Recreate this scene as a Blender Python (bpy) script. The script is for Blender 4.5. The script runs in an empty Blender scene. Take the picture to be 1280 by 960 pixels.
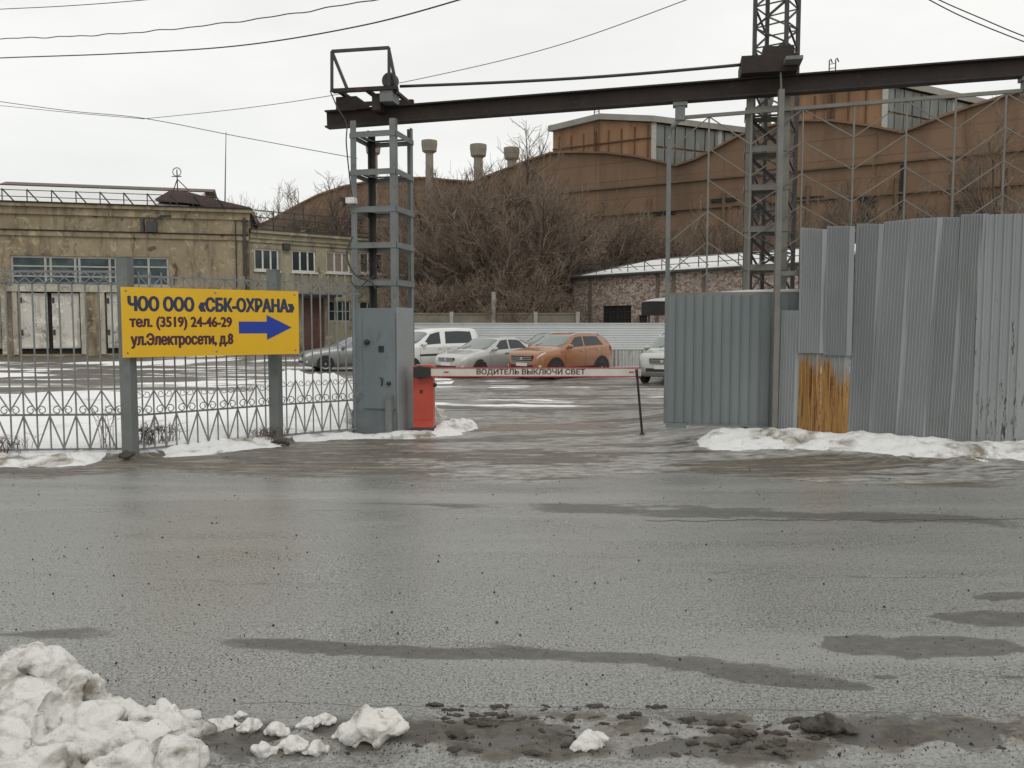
import bpy, bmesh, math, random
import numpy as np
from mathutils import Vector, Matrix, noise as mnoise
R = math.radians
SC = bpy.context.scene
COL = SC.collection
random.seed(7); np.random.seed(7)

# ------------------------------------------------------------------ camera, sky, sun, exposure
F, PITCH, H = 1050.0, math.atan(73/1050.0), 1.8
cd = bpy.data.cameras.new('camera'); cam = bpy.data.objects.new('camera', cd); COL.objects.link(cam)
cam.location = (0, 0, H); cam.rotation_euler = (R(90)-PITCH, 0, 0)
cd.sensor_width = 36; cd.lens = 36*F/1280; cd.clip_end = 2000; cd.clip_start = .05
SC.camera = cam
SC.view_settings.view_transform = 'Standard'
try: SC.view_settings.look = 'None'
except Exception: pass
SC.view_settings.gamma = 1; SC.view_settings.exposure = 0.0
SUN_EL, SUN_ROT = R(48), R(150)
W = bpy.data.worlds.new('World'); SC.world = W; W.use_nodes = True
nt = W.node_tree; nt.nodes.clear()
def wn(t, **k):
    n = nt.nodes.new(t)
    for a, v in k.items(): setattr(n, a, v)
    return n
wo = wn('ShaderNodeOutputWorld'); mixs = wn('ShaderNodeMixShader'); mixs.inputs[0].default_value = .86
b1 = wn('ShaderNodeBackground'); b1.inputs[1].default_value = .1
sky = wn('ShaderNodeTexSky', sky_type='NISHITA', sun_disc=False, sun_elevation=SUN_EL, sun_rotation=SUN_ROT)
nt.links.new(sky.outputs[0], b1.inputs[0])
b2 = wn('ShaderNodeBackground'); b2.inputs[1].default_value = 1.08
tc = wn('ShaderNodeTexCoord'); sep = wn('ShaderNodeSeparateXYZ'); nt.links.new(tc.outputs['Generated'], sep.inputs[0])
mp = wn('ShaderNodeMapping'); mp.inputs['Scale'].default_value = (1, 1, 3.5); nt.links.new(tc.outputs['Generated'], mp.inputs[0])
cn = wn('ShaderNodeTexNoise'); cn.inputs['Scale'].default_value = 2.6; cn.inputs['Detail'].default_value = 5; cn.inputs['Roughness'].default_value = .55
nt.links.new(mp.outputs[0], cn.inputs[0])
cr = wn('ShaderNodeValToRGB'); cr.color_ramp.elements[0].position = .38; cr.color_ramp.elements[1].position = .62
cr.color_ramp.elements[0].color = (.87, .862, .825, 1); cr.color_ramp.elements[1].color = (.95, .94, .895, 1)
nt.links.new(cn.outputs[0], cr.inputs[0])
mr = wn('ShaderNodeMapRange'); mr.inputs[1].default_value = .0; mr.inputs[2].default_value = 1.0; mr.inputs[3].default_value = .97; mr.inputs[4].default_value = 1.25
nt.links.new(sep.outputs[2], mr.inputs[0])
mul = wn('ShaderNodeMixRGB', blend_type='MULTIPLY'); mul.inputs[0].default_value = 1
nt.links.new(cr.outputs[0], mul.inputs[1]); nt.links.new(mr.outputs[0], mul.inputs[2])
nt.links.new(mul.outputs[0], b2.inputs[0])
nt.links.new(b1.outputs[0], mixs.inputs[1]); nt.links.new(b2.outputs[0], mixs.inputs[2]); nt.links.new(mixs.outputs[0], wo.inputs[0])
sl = bpy.data.lights.new('sun', 'SUN'); sl.energy = .6; sl.angle = R(25); sl.color = (1, .97, .92)
so = bpy.data.objects.new('sun', sl); COL.objects.link(so)
so.rotation_euler = (R(90)-SUN_EL, 0, R(180)-SUN_ROT); so.location = (0, -20, 40)

# ------------------------------------------------------------------ helpers
CP, SP = math.cos(PITCH), math.sin(PITCH)
CAM = Vector((0, 0, H))
def ray(px, py):
    a, b = (px-640)/F, (480-py)/F
    return Vector((a, CP + b*SP, -SP + b*CP))
def P(px, py, D):                     # point seen at a pixel, D metres ahead
    d = ray(px, py); return CAM + d*(D/d.y)
def G(px, py, z=0.):                  # ground point seen at a pixel
    d = ray(px, py); return CAM + d*((z-H)/d.z)
def PL(px, py, A, B):                 # point seen at a pixel on the vertical plane through A, B
    d = ray(px, py); n = Vector((-(B[1]-A[1]), B[0]-A[0], 0))
    t = (n.x*(A[0]-CAM.x) + n.y*(A[1]-CAM.y)) / (n.x*d.x + n.y*d.y)
    return CAM + d*t
ROOT = {}
class MB:
    def __init__(s): s.v = []; s.f = []
    def add(s, vs, fs):
        o = len(s.v); s.v += [tuple(p) for p in vs]; s.f += [tuple(i+o for i in q) for q in fs]
    def obox(s, c, ux, uy, uz):       # half-axis vectors
        c = Vector(c); ux, uy, uz = Vector(ux), Vector(uy), Vector(uz)
        vs = [c + a*ux + b*uy + d*uz for d in (-1, 1) for b in (-1, 1) for a in (-1, 1)]
        s.add(vs, [(0,2,3,1),(4,5,7,6),(0,1,5,4),(2,6,7,3),(0,4,6,2),(1,3,7,5)])
    def box(s, a, b):
        a, b = Vector(a), Vector(b); h = (b-a)/2
        s.obox((a+b)/2, (h.x,0,0), (0,h.y,0), (0,0,h.z))
    def bar(s, p, q, w, h, up=(0,0,1)):
        p, q = Vector(p), Vector(q); d = (q-p); L = d.length
        if L < 1e-6: return
        d /= L; up = Vector(up)
        if abs(d.dot(up)) > .98: up = Vector((0,1,0)) if abs(d.y) < .9 else Vector((1,0,0))
        x = d.cross(up).normalized(); y = x.cross(d)
        s.obox((p+q)/2, d*L/2, x*w/2, y*h/2)
    def upbar(s, p, q, w, h, ax):     # bar whose width axis is ax
        p, q = Vector(p), Vector(q); d = (q-p).normalized(); ax = Vector(ax); ax = (ax - d*ax.dot(d)).normalized()
        s.obox((p+q)/2, (q-p)/2, ax*w/2, d.cross(ax)*h/2)
    def tube(s, pts, r, n=6, cap=True):
        pts = [Vector(p) for p in pts]; rs = r if isinstance(r, (list, tuple)) else [r]*len(pts)
        o = len(s.v); ref = None
        for i, p in enumerate(pts):
            d = (pts[min(i+1, len(pts)-1)] - pts[max(i-1, 0)])
            d = d.normalized() if d.length > 1e-9 else Vector((0,0,1))
            if ref is None or abs(d.dot(ref)) > .95: ref = Vector((0,0,1)) if abs(d.z) < .9 else Vector((1,0,0))
            x = d.cross(ref).normalized(); y = x.cross(d)
            for k in range(n):
                a = 2*math.pi*k/n; s.v.append(tuple(p + x*(rs[i]*math.cos(a)) + y*(rs[i]*math.sin(a))))
        for i in range(len(pts)-1):
            for k in range(n):
                a = o+i*n+k; b = o+i*n+(k+1) % n; s.f.append((a, b, b+n, a+n))
        if cap:
            s.f.append(tuple(o+k for k in reversed(range(n)))); s.f.append(tuple(o+(len(pts)-1)*n+k for k in range(n)))
    def prism(s, poly, ext):          # 3-D polygon extruded by a vector
        n = len(poly); ext = Vector(ext)
        vs = [Vector(p) for p in poly] + [Vector(p)+ext for p in poly]
        s.add(vs, [tuple(range(n)), tuple(reversed(range(n, 2*n)))] + [(i, i+n, (i+1) % n + n, (i+1) % n) for i in range(n)])
    def lathe(s, prof, c, axis, n=24): # profile of (radius, offset along axis)
        c = Vector(c); ax = Vector(axis).normalized(); t = Vector((0,0,1)) if abs(ax.z) < .9 else Vector((1,0,0))
        x = ax.cross(t).normalized(); y = ax.cross(x); o = len(s.v)
        for r, h in prof:
            for k in range(n):
                a = 2*math.pi*k/n; s.v.append(tuple(c + ax*h + (x*math.cos(a)+y*math.sin(a))*r))
        for i in range(len(prof)-1):
            for k in range(n):
                a = o+i*n+k; b = o+i*n+(k+1) % n; s.f.append((a, b, b+n, a+n))
    def build(s, name, m, parent=None, local=False, smooth=False, sharp=None, fix=True):
        me = bpy.data.meshes.new(name)
        vs = s.v
        M = ROOT.get(parent) if parent else None
        if M is not None and not local:
            Mi = M.inverted(); vs = [tuple(Mi @ Vector(v)) for v in vs]
        if parent is None and not local and vs:
            a = np.array(vs); lo, hi = a.min(0), a.max(0); o = Vector(((lo[0]+hi[0])/2, (lo[1]+hi[1])/2, lo[2]))
            vs = [tuple(Vector(v)-o) for v in vs]
        else: o = None
        me.from_pydata(vs, [], s.f)
        if fix:
            bm = bmesh.new(); bm.from_mesh(me); bmesh.ops.recalc_face_normals(bm, faces=bm.faces); bm.to_mesh(me); bm.free()
        if smooth:
            me.polygons.foreach_set('use_smooth', [True]*len(me.polygons))
            if sharp: me.set_sharp_from_angle(angle=R(sharp))
        me.materials.append(m)
        ob = bpy.data.objects.new(name, me); COL.objects.link(ob)
        if parent: ob.parent = parent; ROOT[ob] = ROOT[parent]
        elif o is not None: ob.location = o; ROOT[ob] = Matrix.Translation(o)
        else: ROOT[ob] = Matrix()
        return ob
def tag(o, label=None, cat=None, group=None, kind=None):
    for k, v in (('label', label), ('category', cat), ('group', group), ('kind', kind)):
        if v: o[k] = v
    return o
def thing(name, label, cat, loc=(0,0,0), rz=0, group=None):
    o = bpy.data.objects.new(name, None); COL.objects.link(o); o.empty_display_size = .2
    o.location = loc; o.rotation_euler = (0, 0, rz)
    ROOT[o] = Matrix.Translation(Vector(loc)) @ Matrix.Rotation(rz, 4, 'Z')
    return tag(o, label, cat, group)
def copy_tree(o, parent=None):
    c = o.copy(); COL.objects.link(c)
    if parent: c.parent = parent
    for ch in list(o.children): copy_tree(ch, c)
    return c
def vnoise(x, y, seed=0):
    xi = np.floor(x).astype(np.int64); yi = np.floor(y).astype(np.int64); fx = x-xi; fy = y-yi
    fx = fx*fx*(3-2*fx); fy = fy*fy*(3-2*fy)
    def h(a, b):
        n = (a*374761393 + b*668265263 + seed*1442695) & 0xffffffff
        n = ((n ^ (n >> 13))*1274126177) & 0xffffffff
        return ((n ^ (n >> 16)) & 0xffff)/65535.
    return (h(xi,yi)*(1-fx)+h(xi+1,yi)*fx)*(1-fy) + (h(xi,yi+1)*(1-fx)+h(xi+1,yi+1)*fx)*fy
def fbm(x, y, seed=0, oct=4):
    t = 0; a = .5
    for i in range(oct): t = t + a*vnoise(x*2**i, y*2**i, seed+i*17); a *= .5
    return t/(1-.5**oct)
def sstep(a, b, x):
    t = np.clip((x-a)/(b-a), 0, 1); return t*t*(3-2*t)

# ------------------------------------------------------------------ materials
class NT:
    def __init__(s, name):
        s.m = bpy.data.materials.new(name); s.m.use_nodes = True; s.t = s.m.node_tree
        s.b = s.t.nodes['Principled BSDF']
    def n(s, t, **k):
        q = s.t.nodes.new(t)
        for a, v in k.items(): setattr(q, a, v)
        return q
    def l(s, a, b): s.t.links.new(a, b)
    def coord(s, scale=(1,1,1), rot=(0,0,0), kind='Object'):
        c = s.n('ShaderNodeTexCoord'); mp = s.n('ShaderNodeMapping'); mp.inputs['Scale'].default_value = scale; mp.inputs['Rotation'].default_value = rot
        s.l(c.outputs[kind], mp.inputs[0]); return mp.outputs[0]
    def noise(s, vec, scale, detail=4, rough=.55, dist=0):
        q = s.n('ShaderNodeTexNoise'); q.inputs['Scale'].default_value = scale; q.inputs['Detail'].default_value = detail
        q.inputs['Roughness'].default_value = rough; q.inputs['Distortion'].default_value = dist
        if vec is not None: s.l(vec, q.inputs['Vector'])
        return q.outputs[0]
    def ramp(s, fac, a, b, ca=(0,0,0,1), cb=(1,1,1,1)):
        q = s.n('ShaderNodeValToRGB'); e = q.color_ramp.elements; e[0].position = a; e[1].position = b; e[0].color = ca; e[1].color = cb
        s.l(fac, q.inputs[0]); return q.outputs[0]
    def mix(s, fac, a, b, mode='MIX'):
        q = s.n('ShaderNodeMixRGB', blend_type=mode)
        for i, v in ((0, fac), (1, a), (2, b)):
            if hasattr(v, 'links') or hasattr(v, 'is_linked'): s.l(v, q.inputs[i])
            else: q.inputs[i].default_value = v if i == 0 else (v[0], v[1], v[2], 1)
        return q.outputs[0]
    def math(s, op, a, b=0., clamp=False):
        q = s.n('ShaderNodeMath', operation=op, use_clamp=clamp)
        for i, v in ((0, a), (1, b)):
            if hasattr(v, 'is_linked'): s.l(v, q.inputs[i])
            else: q.inputs[i].default_value = v
        return q.outputs[0]
    def bump(s, h, st, dist=.02):
        q = s.n('ShaderNodeBump'); q.inputs['Strength'].default_value = st; q.inputs['Distance'].default_value = dist
        s.l(h, q.inputs['Height']); s.l(q.outputs[0], s.b.inputs['Normal'])
    def fin(s, col=None, rough=.6, metal=0.):
        if col is not None:
            if hasattr(col, 'is_linked'): s.l(col, s.b.inputs['Base Color'])
            else: s.b.inputs['Base Color'].default_value = (*col, 1)
        if hasattr(rough, 'is_linked'): s.l(rough, s.b.inputs['Roughness'])
        else: s.b.inputs['Roughness'].default_value = rough
        s.b.inputs['Metallic'].default_value = metal
        return s.m
def simple(name, c1, c2, scale=3, rough=.6, stretch=(1,1,1), metal=0, bump=0, lo=.35, hi=.68, c3=None, s3=9, lo3=.6, hi3=.72):
    q = NT(name); v = q.coord(stretch); n = q.noise(v, scale, 6, .6)
    c = q.mix(q.ramp(n, lo, hi), c1, c2)
    if c3: c = q.mix(q.ramp(q.noise(v, s3, 5, .65, .6), lo3, hi3), c, c3)
    if bump: q.bump(q.noise(v, scale*6, 4), bump)
    return q.fin(c, rough, metal)
m_tower = simple('grey_blue_paint', (.13,.143,.14), (.175,.188,.183), 2.5, .55, c3=(.10,.085,.065), s3=5, lo3=.56, hi3=.8, bump=.08)
m_cab = simple('cabinet_paint', (.135,.16,.17), (.17,.195,.205), 2.5, .5, (1,1,.4), c3=(.09,.085,.075), s3=6, lo3=.58, hi3=.85, bump=.06)
m_beam = simple('rusted_steel', (.018,.013,.011), (.034,.023,.018), 3, .8, c3=(.06,.036,.026), s3=8, bump=.3)
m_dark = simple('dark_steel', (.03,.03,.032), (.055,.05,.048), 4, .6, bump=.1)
m_fencebar = simple('fence_grey_paint', (.15,.16,.162), (.215,.225,.225), 4, .5, c3=(.10,.07,.05), s3=12, lo3=.66, hi3=.8)
m_sheet = simple('corrugated_steel', (.225,.241,.246), (.285,.30,.302), 1.1, .5, (1,1,.35), c3=(.2,.2,.19), s3=3.5, lo3=.56, hi3=.85)
m_gate = simple('gate_sheet_paint', (.13,.155,.16), (.175,.20,.20), 1.2, .5, (1,1,.35), c3=(.09,.09,.08), s3=5, lo3=.62, hi3=.9)
m_lattice = simple('lattice_paint', (.14,.138,.12), (.20,.193,.165), 3, .6)
m_pole = simple('pole_paint', (.13,.13,.118), (.19,.185,.165), 3, .6)
m_yellow = simple('yellow_sign', (.66,.385,.004), (.72,.425,.006), 1.5, .45, c3=(.58,.34,.02), s3=4, lo3=.58, hi3=.85)
m_navy = simple('sign_navy', (.012,.022,.06), (.015,.026,.07), 3, .4)
m_maroon = simple('sign_maroon', (.05,.008,.018), (.06,.01,.02), 3, .4)
m_blue = simple('sign_blue', (.004,.03,.28), (.005,.035,.31), 3, .4)
m_red = simple('barrier_red', (.40,.052,.03), (.48,.07,.04), 3, .42, c3=(.35,.04,.025), s3=5, lo3=.62, hi3=.9)
m_boomw = simple('boom_white', (.50,.48,.44), (.60,.575,.53), 4, .45)
m_boomr = simple('boom_red', (.40,.02,.03), (.46,.03,.035), 4, .45)
m_black = simple('black_plastic', (.012,.012,.013), (.022,.022,.022), 5, .5)
m_letter = simple('boom_lettering', (.045,.03,.025), (.065,.045,.035), 30, .6)
m_post = simple('dirty_concrete', (.22,.21,.19), (.3,.29,.26), 4, .85, bump=.2)
m_wire = simple('wire_rubber', (.03,.03,.03), (.05,.05,.05), 3, .7)
m_glass = NT('window_glass'); m_glass = m_glass.fin((.03,.042,.045), .08)
m_glassteal = NT('dusty_glass'); _v = m_glassteal.coord((1,1,1)); _c = m_glassteal.mix(m_glassteal.ramp(m_glassteal.noise(_v, 1.4, 6), .35, .7), (.035,.05,.055), (.085,.115,.12)); m_glassteal.b.inputs['Specular IOR Level'].default_value = .15; m_glassteal = m_glassteal.fin(_c, .4)
m_frame = simple('window_frame_white', (.55,.54,.5), (.66,.65,.6), 4, .6)
m_framed = simple('window_frame_dirty', (.30,.30,.27), (.40,.39,.35), 4, .7)
m_curtain = simple('curtain', (.18,.15,.12), (.25,.21,.17), 6, .9)
m_darkhole = simple('dark_interior', (.015,.013,.012), (.025,.022,.02), 3, .9)
m_roofred = simple('brown_metal_roof', (.06,.034,.03), (.085,.05,.042), 2, .6, (1,8,1))
def plaster(name, a, b, stain, sc=.5):
    q = NT(name); v = q.coord(); vs = q.coord((1.2,1.2,.22))
    c = q.mix(q.ramp(q.noise(v, sc, 8, .62, .3), .35, .65), a, b)
    c = q.mix(q.ramp(q.noise(vs, 1.1, 8, .75, .3), .48, .68), c, stain)
    c = q.mix(q.ramp(q.noise(v, 1.7, 8, .7, .5), .54, .64), c, (b[0]*1.3, b[1]*1.28, b[2]*1.25))
    c = q.mix(q.ramp(q.noise(v, .9, 8, .7, .8), .35, .42, (1,1,1,1), (0,0,0,1)), c, stain)
    q.bump(q.noise(v, 5, 6), .4, .03); return q.fin(c, .9)
m_plas1 = plaster('weathered_plaster', (.21,.168,.105), (.29,.24,.158), (.085,.064,.042))
m_plas2 = plaster('yellow_plaster', (.25,.222,.15), (.31,.28,.195), (.14,.12,.085))
m_lint = plaster('lintel_plaster', (.36,.34,.28), (.44,.41,.34), (.2,.18,.14))
m_doorw = plaster('peeling_white_door', (.48,.46,.41), (.57,.55,.49), (.19,.165,.13), .8)
m_hang = None
q = NT('brown_hangar_wall'); v = q.coord(); vs = q.coord((.6,.6,.1))
c = q.mix(q.ramp(q.noise(v, .06, 6, .6), .35, .65), (.165,.102,.062), (.22,.137,.083))
c = q.mix(q.ramp(q.noise(vs, .5, 7, .7), .48, .75), c, (.10,.068,.046))
br = q.n('ShaderNodeTexBrick'); br.inputs['Color1'].default_value = (1,1,1,1); br.inputs['Color2'].default_value = (.74,.75,.77,1); br.inputs['Mortar'].default_value = (.62,.60,.57,1)
br.inputs['Scale'].default_value = 1; br.inputs['Mortar Size'].default_value = .07; br.inputs['Brick Width'].default_value = 6; br.inputs['Row Height'].default_value = 1.9; br.offset = 0
vb = q.coord((1,1,1), (R(90), 0, 0)); q.l(vb, br.inputs['Vector'])
c = q.mix(.6, c, q.mix(1., c, br.outputs[0], 'MULTIPLY'))
m_hang = q.fin(c, .9)
q = NT('rusty_panel'); v = q.coord((.5,.5,.06)); c = q.mix(q.ramp(q.noise(v, 1.6, 7, .7), .35, .65), (.20,.108,.055), (.29,.165,.088))
c = q.mix(q.ramp(q.noise(v, .6, 6, .7), .55, .72), c, (.14,.075,.04)); m_rustpan = q.fin(c, .8)
m_monside = simple('grey_monitor_glazing', (.10,.115,.11), (.19,.20,.185), .8, .6, (1,1,.2), c3=(.26,.26,.23), s3=1.5)
m_monroof = simple('grey_monitor_roof', (.21,.205,.185), (.29,.28,.25), .5, .8)
m_vent = simple('vent_stack_grey', (.20,.175,.14), (.27,.24,.195), 1, .8, (1,1,.3))
q = NT('rubble_brick'); v = q.coord()
vo = q.n('ShaderNodeTexVoronoi'); vo.inputs['Scale'].default_value = 6.0; q.l(q.coord((1,1,1.6)), vo.inputs[0])
bw = q.n('ShaderNodeRGBToBW'); q.l(vo.outputs['Color'], bw.inputs[0])
c = q.mix(q.ramp(bw.outputs[0], .2, .8), (.19,.135,.11), (.52,.43,.365))
c = q.mix(q.ramp(q.noise(v, .5, 6), .4, .7), c, q.mix(.35, c, (.2,.15,.125)))
m_brick = q.fin(c, .9)
def snowmat(name, base=(.78,.78,.77), dirt=(.34,.30,.24), lo=.55, hi=.8, sc=1.6, bs=.35, grit=.0, bsc=16):
    q = NT(name); v = q.coord()
    c = q.mix(q.ramp(q.noise(v, sc, 7, .62, .4), lo, hi), base, dirt)
    if grit: c = q.mix(q.ramp(q.noise(v, 55, 3, .6), .69, .74), c, (.12,.10,.08))
    h = q.math('ADD', q.noise(v, bsc, 6, .6), q.math('MULTIPLY', q.noise(v, bsc*5, 4, .6), .3)); q.bump(h, bs, .05)
    q.b.inputs['Subsurface Weight'].default_value = .05; q.b.inputs['Subsurface Radius'].default_value = (.03,.03,.03)
    return q.fin(c, .65)
m_snowroof = snowmat('roof_snow', (.62,.62,.61), lo=.62, hi=.85, sc=.5, bs=.1)
m_snowbank = snowmat('bank_snow', (.70,.70,.69), (.22,.19,.15), .52, .66, 2.3, .5, 1)
m_snowpile = snowmat('old_pile_snow', (.70,.69,.65), (.17,.145,.11), .49, .66, 4.2, .6, 1, 40)
m_chunk = snowmat('chunk_snow', (.65,.64,.60), (.20,.175,.135), .48, .68, 10, .5, 1, 30)
m_mudclod = simple('frozen_mud', (.03,.026,.02), (.085,.075,.06), 12, .75, bump=.6, c3=(.17,.155,.13), s3=20)
m_grit = simple('road_grit', (.02,.018,.016), (.05,.045,.04), 20, .8)
m_bark = simple('tree_bark', (.07,.053,.04), (.12,.095,.073), 2, .9)
m_twig = simple('tree_twigs', (.135,.098,.07), (.205,.155,.115), .3, .9)
m_weed = simple('dry_weed_stems', (.07,.04,.028), (.13,.085,.06), 8, .9)
m_farfence = simple('far_fence_metal', (.38,.40,.40), (.46,.48,.47), .6, .5, c3=(.3,.28,.26), s3=2, lo3=.6, hi3=.85)
m_farfence2 = simple('far_fence_corrugated', (.27,.29,.28), (.36,.37,.35), 1, .6, (1,1,.3), c3=(.20,.12,.08), s3=2.2, lo3=.58, hi3=.75)
m_tyre = simple('tyre_rubber', (.014,.014,.014), (.03,.028,.026), 6, .85)
m_rim = simple('alloy_rim', (.30,.30,.31), (.42,.42,.42), 6, .35, metal=.7)
m_lamp = NT('headlight_lens').fin((.55,.56,.56), .12)
m_tail = NT('tail_lens').fin((.25,.012,.012), .15)
m_plate = simple('number_plate', (.55,.55,.53), (.62,.62,.6), 8, .5)
m_chrome = NT('chrome').fin((.5,.5,.5), .2, .9)
m_carglass = NT('car_glass').fin((.025,.032,.034), .06)
m_screen = NT('car_windscreen').fin((.16,.185,.18), .1)
m_seam = NT('door_seam').fin((.02,.02,.02), .8)
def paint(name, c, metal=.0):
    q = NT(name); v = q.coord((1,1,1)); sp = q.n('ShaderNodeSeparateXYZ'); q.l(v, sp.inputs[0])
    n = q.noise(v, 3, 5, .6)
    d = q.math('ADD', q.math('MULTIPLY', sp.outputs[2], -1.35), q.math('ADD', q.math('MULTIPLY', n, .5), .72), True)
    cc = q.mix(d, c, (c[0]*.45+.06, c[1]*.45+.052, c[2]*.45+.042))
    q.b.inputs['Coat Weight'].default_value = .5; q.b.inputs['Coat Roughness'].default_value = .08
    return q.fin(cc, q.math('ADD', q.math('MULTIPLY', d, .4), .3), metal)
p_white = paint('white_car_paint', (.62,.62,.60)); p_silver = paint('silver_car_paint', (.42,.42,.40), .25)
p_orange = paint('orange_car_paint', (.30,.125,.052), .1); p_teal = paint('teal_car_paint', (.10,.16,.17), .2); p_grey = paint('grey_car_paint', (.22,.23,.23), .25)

# ------------------------------------------------------------------ key plan points
GA, GB = Vector((-3.1, 14.35, 0)), Vector((8.6, 12.02, 0))       # the line of the gate beam
gd = (GB-GA).normalized(); gn = Vector((-gd.y, gd.x, 0))          # gn points away from the road
RFa, RFb = Vector((4.33, 12.6, 0)), Vector((6.92, 11.33, 0))      # tall corrugated fence
TU, TV = Vector((.97,-.245,0)).normalized(), Vector((.245,.97,0)).normalized()
FR = Vector((-1.87, 13.7, 0)); S = .78; FL = FR - TU*S            # left gate tower, near corners
PO1 = Vector((-5.18, 11.32, 0)); PO2 = Vector((-3.64, 12.9, 0)); LFa = Vector((-9.3, 11.05, 0))

# ------------------------------------------------------------------ ground
def height(x, y):
    z = -.10*sstep(15.5, 22, y)
    d = Vector((RFb.x-RFa.x, RFb.y-RFa.y)).normalized()
    s = -(d.y)*(x-RFa.x) + d.x*(y-RFa.y)          # >0 behind the fence
    right = sstep(1.7, 3.8, x)
    z = z + .18*right*sstep(-2.0, -.1, s)*(1-sstep(2.5, 6, s)*1.0)
    # snow field behind the railings
    t = sstep(0, 1, 1)
    field = snowfield(x, y)
    z = z + field*(.10 + .10*fbm(x*.7, y*.7, 5))
    z = z + .52*np.exp(-(((x+4.75)/1.35)**2 + ((y-18.6)/1.5)**2)**1.1)*(.45+1.1*fbm(x*1.6, y*1.6, 8))
    z = z + .50*np.exp(-(((x+3.4)/1.0)**2 + ((y-17.6)/1.2)**2))*(.45+1.1*fbm(x*1.8, y*1.8, 9))
    rough = .35 + .65*sstep(9.2, 10.6, y)
    z = z + rough*(.035*(fbm(x*.8, y*1.0, 21)-.5)) + rough*.010*(fbm(x*6, y*6, 22, 2)-.5)
    kerb = 1-sstep(3.55, 3.85, y + .25*(fbm(x*1.5, x*0+3, 31)-.5))
    z = z + kerb*(.05*(fbm(x*5, y*8, 33)-.42) + .035*np.maximum(0, fbm(x*16, y*22, 36, 4)-.5) + .05*sstep(.5,.62, fbm(x*2.2, y*6, 38))*fbm(x*11, y*15, 39))*sstep(-2.6, -1.5, x)
    return z
def snowfield(x, y):
    f = (PO1.y-y)*0
    s1 = (x-PO1.x)*-(FL.y-PO1.y) + (y-PO1.y)*(FL.x-PO1.x); s1 = s1/((FL-PO1).length)    # behind right part
    s2 = y-(LFa.y + (x-LFa.x)*(PO1.y-LFa.y)/(PO1.x-LFa.x))
    s = np.where(x < PO1.x, s2, np.minimum(s1, s2))
    n = fbm(x*.6, y*1.2, 41)-.5
    far = 23.2 + .12*(x+6) + 2.2*n + 2.5*sstep(-5.5, -3, x)
    return sstep(-.12, .15, s)*(1-sstep(-.4, .5, y-far))*(1-sstep(-3.1, -2.3, x + .25*(y-14) - .2*n))
def axis(parts):
    out = []
    for a, b, st in parts: out += list(np.arange(a, b, st))
    return np.array(out)
def geo(a, b, n): return list(np.geomspace(a, b, n))
ys = np.array(list(np.arange(-40, 2, 3.)) + list(np.arange(2, 3.2, .05)) + list(np.arange(3.2, 4.1, .016)) + list(np.arange(4.1, 16.5, .05)) + list(np.arange(16.5, 40, .14)) + geo(40.2, 900, 46))
xp = np.array(list(np.arange(0, 2.7, .026)) + list(np.arange(2.7, 9, .065)) + list(np.arange(9, 30, .3)) + geo(30.5, 800, 34))
xs = np.concatenate([-xp[:0:-1], xp])
X, Y = np.meshgrid(xs, ys); Z = height(X, Y)
nx, ny = len(xs), len(ys)
co = np.stack([X.ravel(), Y.ravel(), Z.ravel()], 1)
i0 = (np.arange(ny-1)[:, None]*nx + np.arange(nx-1)[None, :]).ravel()
fa = np.stack([i0, i0+1, i0+nx+1, i0+nx], 1)
me = bpy.data.meshes.new('ground')
me.vertices.add(len(co)); me.vertices.foreach_set('co', co.ravel())
me.loops.add(fa.size); me.loops.foreach_set('vertex_index', fa.ravel())
me.polygons.add(len(fa)); me.polygons.foreach_set('loop_start', np.arange(0, fa.size, 4)); me.polygons.foreach_set('use_smooth', np.ones(len(fa), bool))
me.update(calc_edges=True)
x, y = X.ravel(), Y.ravel()
def blob(px, py, rx, ry, soft=.35, rot=0, seed=3):
    g = G(px, py); dx, dy = x-g.x, y-g.y
    c_, s_ = math.cos(rot), math.sin(rot); dx, dy = dx*c_+dy*s_, -dx*s_+dy*c_
    d = np.sqrt((dx/rx)**2 + (dy/ry)**2) + 3.2*(fbm(x*1.6, y*3.5, seed, 5)-.5)
    return 1-sstep(1-soft, 1+soft, d)
sf = snowfield(x, y)
mound = np.exp(-(((x+4.75)/1.5)**2 + ((y-18.6)/1.6)**2)**1.1) + np.exp(-(((x+3.4)/1.1)**2 + ((y-17.6)/1.3)**2))
yard = sstep(13.4, 15.0, y - .25*fbm(x, y, 70) - np.where(x < -2, 1.0, 0))
streak = fbm(x*.22, y*1.15, 51, 5); streak2 = fbm(x*.5, y*2.6, 52, 4)
icey = yard*sstep(.50, .62, .6*streak+.4*streak2)
icey = icey*(1-.8*blob(655, 532, 2.0, 1.1, .5)) * (1-.6*sstep(27, 30, y))
snow = np.clip(sf + sstep(.25, .6, mound), 0, 1)
snow = np.clip(snow + .75*yard*sstep(.585, .66, .6*streak+.4*streak2)*sstep(17, 20, y), 0, 1)
snow = np.clip(snow + sstep(.52, .58, fbm(x*.3, y*.9, 58))*sstep(24, 28, y)*(x < -2)*.8, 0, 1)
snow = np.clip(snow + .9*sstep(33.5, 34.5, y+.8*fbm(x*.6, y*.6, 80))*(1-sstep(38, 39, y))*(x > -3), 0, 1)
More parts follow.
